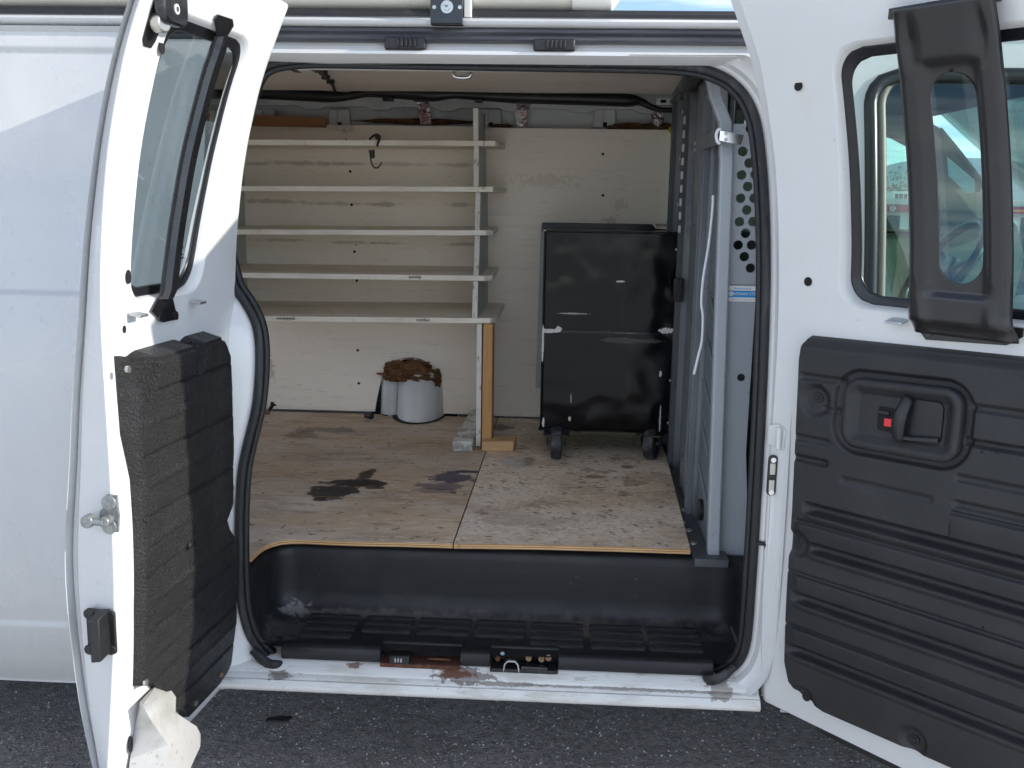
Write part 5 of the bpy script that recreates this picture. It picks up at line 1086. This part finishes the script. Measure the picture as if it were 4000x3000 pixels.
# strips of wool and foil tape along the top of the wall
tops = [((2480, 494), .085, .012, 2.0), ((2570, 492), .06, .013, 5.0), ((2410, 498), .04, .009, 8.0), ((1620, 474), .22, .011, 3.0), ((1955, 492), .045, .007, 12.0)]
for k, ((u, v), rx, rz, sd_) in enumerate(tops):
    p = at(u, v, Y=1.795); lab = ['brown insulation strip above the right wall panel, left of its yellow foam', 'brown insulation tuft in the corner above the right wall panel', 'small brown insulation tuft beside the rib above the right wall panel', 'long brown insulation strip above the shelves', 'small brown insulation tuft right of the shelf upright'][k]
    vs, fs = wool(p.x, p.z, rx, rz, 1.80, sd_, 30, 14, .35); tag(obj('insulation_strip', vs, fs, insul, None, auto=60), lab, 'insulation', 'insulation showing above the wall panels')
p = at(2628, 507, Y=1.755); vs, fs = wool(p.x, p.z, .017, .013, 1.755, 3, 24, 14, .5); tag(obj('foam_lump', vs, fs, yellow, None, auto=60), 'lump of yellow foam at the top right corner of the wall panel', 'foam')
for k, (pts, lab) in enumerate(((((1625, 392), (1672, 392), (1682, 440), (1685, 486), (1645, 488), (1635, 445)), 'crumpled foil tape strip above the shelves'), (((2022, 400), (2075, 400), (2062, 430), (2058, 470), (2052, 496), (2018, 494), (2012, 440)), 'foil tape strip with a printed patch right of the shelf upright'), (((2545, 440), (2590, 440), (2594, 470), (2575, 498), (2545, 480)), 'crumpled foil tape at the far right end of the wiring loom'))):
    P = [at(u, v, Y=1.758 if k < 2 else 1.74) for u, v in pts]; o = prism('foil_tape', P, (0, .004, 0), foil, None, .001); tag(o, lab, 'tape', 'foil tape strips')
    if k == 1:
        q = [at(u, v, Y=1.756) for u, v in ((2014, 430), (2058, 432), (2054, 458), (2012, 452))]; prism('printed_patch', q, (0, .001, 0), foilw, o)
        for j in range(3): a_ = at(2030 + j * 3, 436 + j * 7, Y=1.755); prism('print_line', [a_, a_ + Vector((.018, 0, -.004)), a_ + Vector((.018, 0, -.0065)), a_ + Vector((0, 0, -.0025))], (0, .0004, 0), redm, o)
# ------------------------------------------------------------------ roof conduit carrier
ty = .24; zb5 = at(1500, 46, Y=ty).z; rt = .062
tb = thing('pipe_carrier', (-.6, ty, zg[0]), 'cream plastic pipe carrier lying along the edge of the van roof', 'pipe carrier')
xe0 = at(2235, 40, Y=ty).x; xe1 = at(2400, 30, Y=ty).x
tube('pipe', [(-2.7, ty, zb5 + rt), (-1.2, ty, zb5 + rt - .001), (xe0, ty, zb5 + rt)], rt, pvc, tb, 40)
cyl('pipe_coupling', (at(2105, 30, Y=ty).x - .002, ty, zb5 + rt), (1, 0, 0), rt + .0006, .004, pvc, tb, 40)
prf = [(xe0, rt + .007), (xe1 - .02, rt + .007), (xe1 - .008, rt + .002), (xe1 + .012, rt - .03), (xe1 + .02, .001)]
rows = [[(x, ty + r * math.cos(2 * math.pi * k / 40), zb5 + rt + r * math.sin(2 * math.pi * k / 40)) for x, r in prf] for k in range(41)]; obj('end_cap', *loft(rows), pvcw, tb, auto=35)
a, b = at(1682, 95, Y=Yg - .03), at(1808, 0, Y=Yg - .03)
bk = prism('roof_clamp', [(x, Yg - .034, z) for x, z in rrect(a.x, b.x, a.z, b.z + .10, .003, 2)], (0, .005, 0), gloss_black, tb, .001)
box('clamp_lip', (a.x, Yg - .034, a.z - .001), (b.x, Yg - .012, a.z + .004), gloss_black, tb, .0015)
p = at(1746, 27, Y=Yg - .036); cyl('clamp_washer', p, (0, -1, 0), .0135, .002, galv, tb, 24); cyl('clamp_nut', p - Vector((0, .002, 0)), (0, -1, 0), .008, .007, galv, tb, 6); cyl('clamp_stud', p - Vector((0, .008, -.002)), (0, -1, .2), .0048, .012, galv, tb, 12)
for du in (-50, 50): q = at(1746 + du, 28, Y=Yg - .0345); cyl('clamp_hole', q, (0, -1, 0), .0042, .0006, galv, tb, 12)
c0_ = at(1812, 68, Y=Yg + .0); c1_ = at(1838, 0, Y=Yg); prism('saddle', [(c0_.x, Yg, c0_.z), (c1_.x + .002, Yg, c0_.z), (c1_.x - .003, Yg, c1_.z + .1), (c0_.x, Yg, c1_.z + .1)], (0, .12, 0), pvcw, tb, .002)
# ------------------------------------------------------------------ cab
chanm = mat('window_channel_felt', (.20, .18, .15), .5)
def sidepanel(a, b):
    x = .535 + (2.5 - .535) * a; z = .335 + (1.885 - .335) * b; return (x, prof(z), z)
wz0, wz1, wx0, wx1 = 1.16, 1.795, .640, 1.62
# passenger side skin around the window
zl = sorted(set([round(z, 4) for z in list(np.linspace(.335, wz0, 24)) + list(np.linspace(wz0, wz1, 40)) + list(np.linspace(wz1, 1.885, 5))]))
rc = .07
def wa(z): e = max(0, rc - (wz1 - z), rc - (z - wz0)); return wx0 + rc - math.sqrt(max(0, rc * rc - e * e)) + .02 * (1.8 - z)
def wb_(z): return wx1 - .9 * max(0, z - 1.2)
V = []; F = []
def rw(a, b, z, n): k = len(V); V.extend((a + (b - a) * i / n, prof(z), z) for i in range(n + 1)); return k
for j in range(len(zl) - 1):
    z, y = zl[j], zl[j + 1]
    sg = [(.535, wa(z), .535, wa(y), 3), (wb_(z), 2.5, wb_(y), 2.5, 4)] if wz0 - 1e-6 <= z and y <= wz1 + 1e-6 else [(.535, 2.5, .535, 2.5, 8)]
    for a, b, c, d, n in sg: k = rw(a, b, z, n); m = rw(c, d, y, n); F.extend((k + i, k + i + 1, m + i + 1, m + i) for i in range(n))
pd = obj('passenger_door_skin', V, F, white, van); bm = bmesh.new(); bm.from_mesh(pd.data); bmesh.ops.remove_doubles(bm, verts=bm.verts, dist=.0002); bm.to_mesh(pd.data); bm.free(); pd.data.shade_smooth()
zs2 = [z for z in zl if wz0 <= z <= wz1]
lpw = [(wa(z), z) for z in zs2] + [(wb_(z), z) for z in reversed(zs2)]
tube('cab_window_frame', [(x, prof(z) + .004, z) for x, z in lpw] + [(lpw[0][0], prof(lpw[0][1]) + .004, lpw[0][1])], .016, gskt, pd, 8)
tube('cab_window_channel', [(x + (.026 if i < len(zs2) else -.026), prof(z) + .014, z) for i, (x, z) in enumerate(lpw)], .010, chanm, pd, 8)
rows = [[(wa(z) + (wb_(z) - wa(z)) * i / 4, prof(z) + .010, z) for i in range(5)] for z in zs2]; obj('cab_window_pane', *loft(rows), gl_cab, pd, smooth=True)
# cab lining: headliner, far side with driver window, floor, firewall
prism('headliner', [(.44, .2, 1.86), (1.22, .25, 1.845), (1.22, 1.72, 1.845), (.44, 1.8, 1.86)], (0, 0, .01), headl, van, .002)
dwp = [at(3250, 470, Y=1.75), at(3340, 492, Y=1.75), at(3415, 515, Y=1.75), at(3480, 536, Y=1.75), at(3540, 567, Y=1.75), at(3600, 612, Y=1.75), at(3640, 670, Y=1.75), at(3655, 760, Y=1.75), at(3660, 905, Y=1.75), at(3250, 900, Y=1.75)]
far = [Vector((.62, 1.75, 1.20)), Vector((.62, 1.75, 1.86)), Vector((1.25, 1.75, 1.86)), at(3672, 508, Y=1.75), at(3730, 580, Y=1.75), at(3815, 690, Y=1.75), at(3960, 880, Y=1.75), at(3990, 1000, Y=1.75), Vector((1.62, 1.75, .5)), Vector((.62, 1.75, .5))]
loops = [[Vector((p.x, p.z, 0)) for p in far], [Vector((p.x, p.z, 0)) for p in dwp]]
vent = [at(*zz('c', *k), Y=1.75) for k in ((1140, 985), (1355, 1165), (1355, 1245), (1275, 1258), (1155, 1140))]
loops.append([Vector((p.x, p.z, 0)) for p in vent])
tri = tessellate_polygon(loops); flat = [v for l in loops for v in l]
fo = obj('driver_door_lining', [(v.x, 1.75, v.y) for v in flat], [tuple(t) for t in tri], cabtrim, van); m_ = fo.modifiers.new('solid', 'SOLIDIFY'); m_.thickness = .05; m_.offset = 0
prism('quarter_glass', [p + Vector((0, .03, 0)) for p in vent], (0, .003, 0), gl_cab, van)
tube('window_frame_trim', [p + Vector((0, -.026, 0)) for p in dwp] + [dwp[0] + Vector((0, -.026, 0))], .009, cabdark, fo, 8)
prism('driver_window_pane', [p + Vector((0, .02, 0)) for p in dwp], (0, .003, 0), gl_right, van)
tube('far_pillar', [at(3668, 508, Y=1.70), at(3730, 582, Y=1.70), at(3815, 690, Y=1.70), at(3960, 880, Y=1.70)], .013, cabtrim, van, 8)
box('cab_floor', (.44, .12, .44), (2.4, 1.80, .47), cabdark, van, .004)
prism('dashboard', [(1.45, .18, 1.02), (1.50, .18, 1.16), (1.75, .18, 1.20), (2.2, .18, 1.20), (2.2, .18, .5), (1.5, .18, .5)], (0, 1.55, 0), dashm, van, .03)
box('bonnet', (2.15, .2, .6), (2.9, 1.75, 1.14), white, van, .06)
prism('windscreen', [(2.16, .22, 1.19), (2.16, 1.72, 1.19), (1.34, 1.66, 1.84), (1.34, .3, 1.84)], (.003, 0, .003), gl_right, van)
tube('near_pillar', [(2.16, .14, 1.19), (1.36, .24, 1.83)], .03, cabtrim, van, 8); tube('windscreen_header', [(1.30, .24, 1.848), (1.28, 1.72, 1.848)], (.03, .02), headl, van, 8, flat=(1, 0, 0))
obj('cab_roof', *gridg(lambda a, b: (1.25 + .1 * a, .2 + 1.55 * b, 1.87), 2, 2), headl, van)
sw = thing('steering_wheel', at(3720, 860, Y=1.35), None, None); setparent(sw, van)
c = at(3716, 850, Y=1.34); ax = Vector((-.82, 0, .57)).normalized(); e1 = Vector((0, 1, 0)); e2 = ax.cross(e1)
c = c + e2 * (-.06 if e2.z > 0 else .06) + Vector((.02, 0, -.12))
tube('wheel_rim', [c + (e1 * math.cos(a) + e2 * math.sin(a)) * .19 for a in np.linspace(0, 2 * math.pi, 41)], .016, wheelm, sw, 10)
for a in (R_(200), R_(-20), R_(90)): tube('wheel_spoke', [c - ax * .02, c + (e1 * math.cos(a) + e2 * math.sin(a)) * .185], (.02, .008), wheelm, sw, 8)
cyl('wheel_hub', c - ax * .04, ax, .055, .04, wheelm, sw, 20, .01)
for y0 in (.32, 1.12):
    st = thing('cab_seat', (.85, y0 + .25, .47), None, None); setparent(st, van)
    prism('seat_back', [(.62, y0, .90), (.74, y0, .90), (.66, y0, 1.42), (.54, y0, 1.42)], (0, .50, 0), cabdark, st, .04); prism('seat_cushion', [(.62, y0, .78), (1.16, y0, .82), (1.16, y0, .93), (.62, y0, .90)], (0, .50, 0), cabdark, st, .04); box('seat_base', (.66, y0 + .06, .47), (1.1, y0 + .44, .79), cabdark, st, .01)
# wheels under the far ends of the van (they carry it; only their shade shows)
# ------------------------------------------------------------------ filling station across the road
SY = 62.0; gs = gz(0, SY)
def bs(u, v, Y=SY): return at(u, v, Y=Y)
storew = mat('store_white_render', (.62, .60, .56), .7); storer = mat('store_red_band', (.45, .02, .03), .5); storeo = mat('store_orange_stripe', (.7, .3, .05), .5); storeg = mat('store_dark_glass', (.03, .035, .035), .2); storeroof = mat('store_grey_roof', (.32, .33, .33), .7)
a, b = bs(3425, 798), bs(3600, 828)
st = thing('filling_station_shop', (a.x + 4, SY, gs), 'low white filling station shop with a red sign band, seen through the cab windows', 'shop')
X0, X1 = a.x - 7.5, a.x + 14
box('shop_wall', (X0, SY + .3, gs - .5), (X1, SY + 9, b.z + .02), storew, st, .02)
box('sign_band', (X0 - .1, SY - .5, b.z), (X1 + .1, SY + .3, a.z), storer, st, .02); box('sign_stripe', (a.x + 2.0, SY - .53, (a.z + b.z) / 2 - .09), (X1, SY - .5, (a.z + b.z) / 2 + .02), storeo, st, 0)
rz = bs(3450, 775).z; box('roof_fascia', (X0 - .3, SY - .8, a.z + .001), (X1 + .3, SY + 9, rz), storeroof, st, .03)
p = bs(3510, 786); box('roof_unit', (p.x - .5, SY - .3, rz - .3), (p.x + .6, SY + 1, rz + .45), storew, st, .02)
for k in range(3): box('unit_vent', (p.x - .35 + k * .28, SY - .33, rz - .2), (p.x - .15 + k * .28, SY - .3, rz + .3), storeg, st, 0)
zc6 = (a.z + b.z) / 2 - .02; hh = (a.z - b.z)
cb = bs(3477, 815); cyl('sign_disc', (cb.x, SY - .50, zc6), (0, -1, 0), hh * .40, .04, storew, st, 24); textmesh('sign_letter', 'K', hh * .72, storer, st, (cb.x, SY - .56, zc6), (1, 0, 0), (0, 0, 1), .01)
textmesh('sign_letters', 'CIRCLE', hh * .60, storew, st, (cb.x - hh * 1.95, SY - .54, zc6), (1, 0, 0), (0, 0, 1), .01)
for k in range(9):
    x0 = X0 + .5 + k * 2.3; box('shop_window', (x0, SY + .24, gs + .3), (x0 + 1.7, SY + .3, b.z - .25), storeg, st, .01)
# trees beyond the station
leafm = mat('dry_foliage', (.10, .105, .035), .8, layers=[((.16, .13, .04), .9, .4, .65, .8), ((.05, .06, .02), 2.0, .5, .7, .7)]); trunkm = mat('bark', (.09, .07, .05), .9)
for k, (u, vt, Y, wd, lab) in enumerate(((3530, 672, 78, 3.4, 'tall yellowing tree behind the filling station shop'), (3420, 735, 80, 2.6, 'low olive tree behind the left end of the shop'), (3620, 735, 84, 3.0, 'rounded olive tree behind the right end of the shop'))):
    top = at(u, vt, Y=Y); base = gz(0, Y); H = top.z - base; tr_ = thing('tree', (top.x, Y, base), lab, 'tree', 'trees behind the shop')
    tube('trunk', [(top.x, Y, base - .2), (top.x + .1, Y, base + H * .35), (top.x, Y, base + H * .8)], [.24, .17, .05], trunkm, tr_, 8)
    rn = random.Random(40 + k); V = []; F = []
    for i in range(2600):
        th, ph = rn.random() * 6.283, math.acos(rn.uniform(-1, 1)); r = rn.random() ** .45
        q = Vector((math.cos(th) * math.sin(ph), math.sin(th) * math.sin(ph), math.cos(ph))); lump = 1 + .45 * noise.noise(q * 2.1 + Vector((k * 9, 0, 0)))
        q = Vector((q.x * wd, q.y * wd, q.z * H * .38)) * r * lump + Vector((top.x, Y, base + H * .62)); e = .16
        d1 = Vector((rn.uniform(-1, 1), rn.uniform(-1, 1), rn.uniform(-1, 1))).normalized() * e; d2 = d1.orthogonal().normalized() * e * .7; n0 = len(V); V += [q - d1, q + d2, q + d1, q - d2]; F.append((n0, n0 + 1, n0 + 2, n0 + 3))
    obj('crown', V, F, leafm, tr_)
# dark scrap on the asphalt
p = at(1085, 2808, Z=GZ + .004); vs, fs = gridg(lambda a, b: (p.x - .032 + .064 * a + .006 * b, p.y - .016 + .032 * b * (1 - .5 * abs(a - .5)) + .010 * a, GZ + .003 + .006 * math.sin(3 * a + 1) * math.sin(3.1 * b) + .003 * noise.noise((a * 4, b * 4, 1))), 12, 6)
o = obj('leaf_scrap', vs, fs, drubber, None, smooth=True); tag(o, 'small dark scrap lying on the asphalt below the sill', 'scrap'); m_ = o.modifiers.new('solid', 'SOLIDIFY'); m_.thickness = .0015
# ------------------------------------------------------------------ the air between here and the hills
vs, fs = boxg((-3600, -600, -60), (5400, 4300, 420))
hz = obj('haze', vs, fs, None); hz.data.materials.clear(); hm = bpy.data.materials.new('haze_air'); hm.use_nodes = True; hn = hm.node_tree.nodes; hn.clear()
ho = hn.new('ShaderNodeOutputMaterial'); hv = hn.new('ShaderNodeVolumePrincipled'); hv.inputs['Color'].default_value = (.62, .78, .95, 1); hv.inputs['Density'].default_value = .00016; hv.inputs['Anisotropy'].default_value = .2
hm.node_tree.links.new(hv.outputs[0], ho.inputs['Volume']); hz.data.materials.append(hm); tag(hz, kind='stuff')
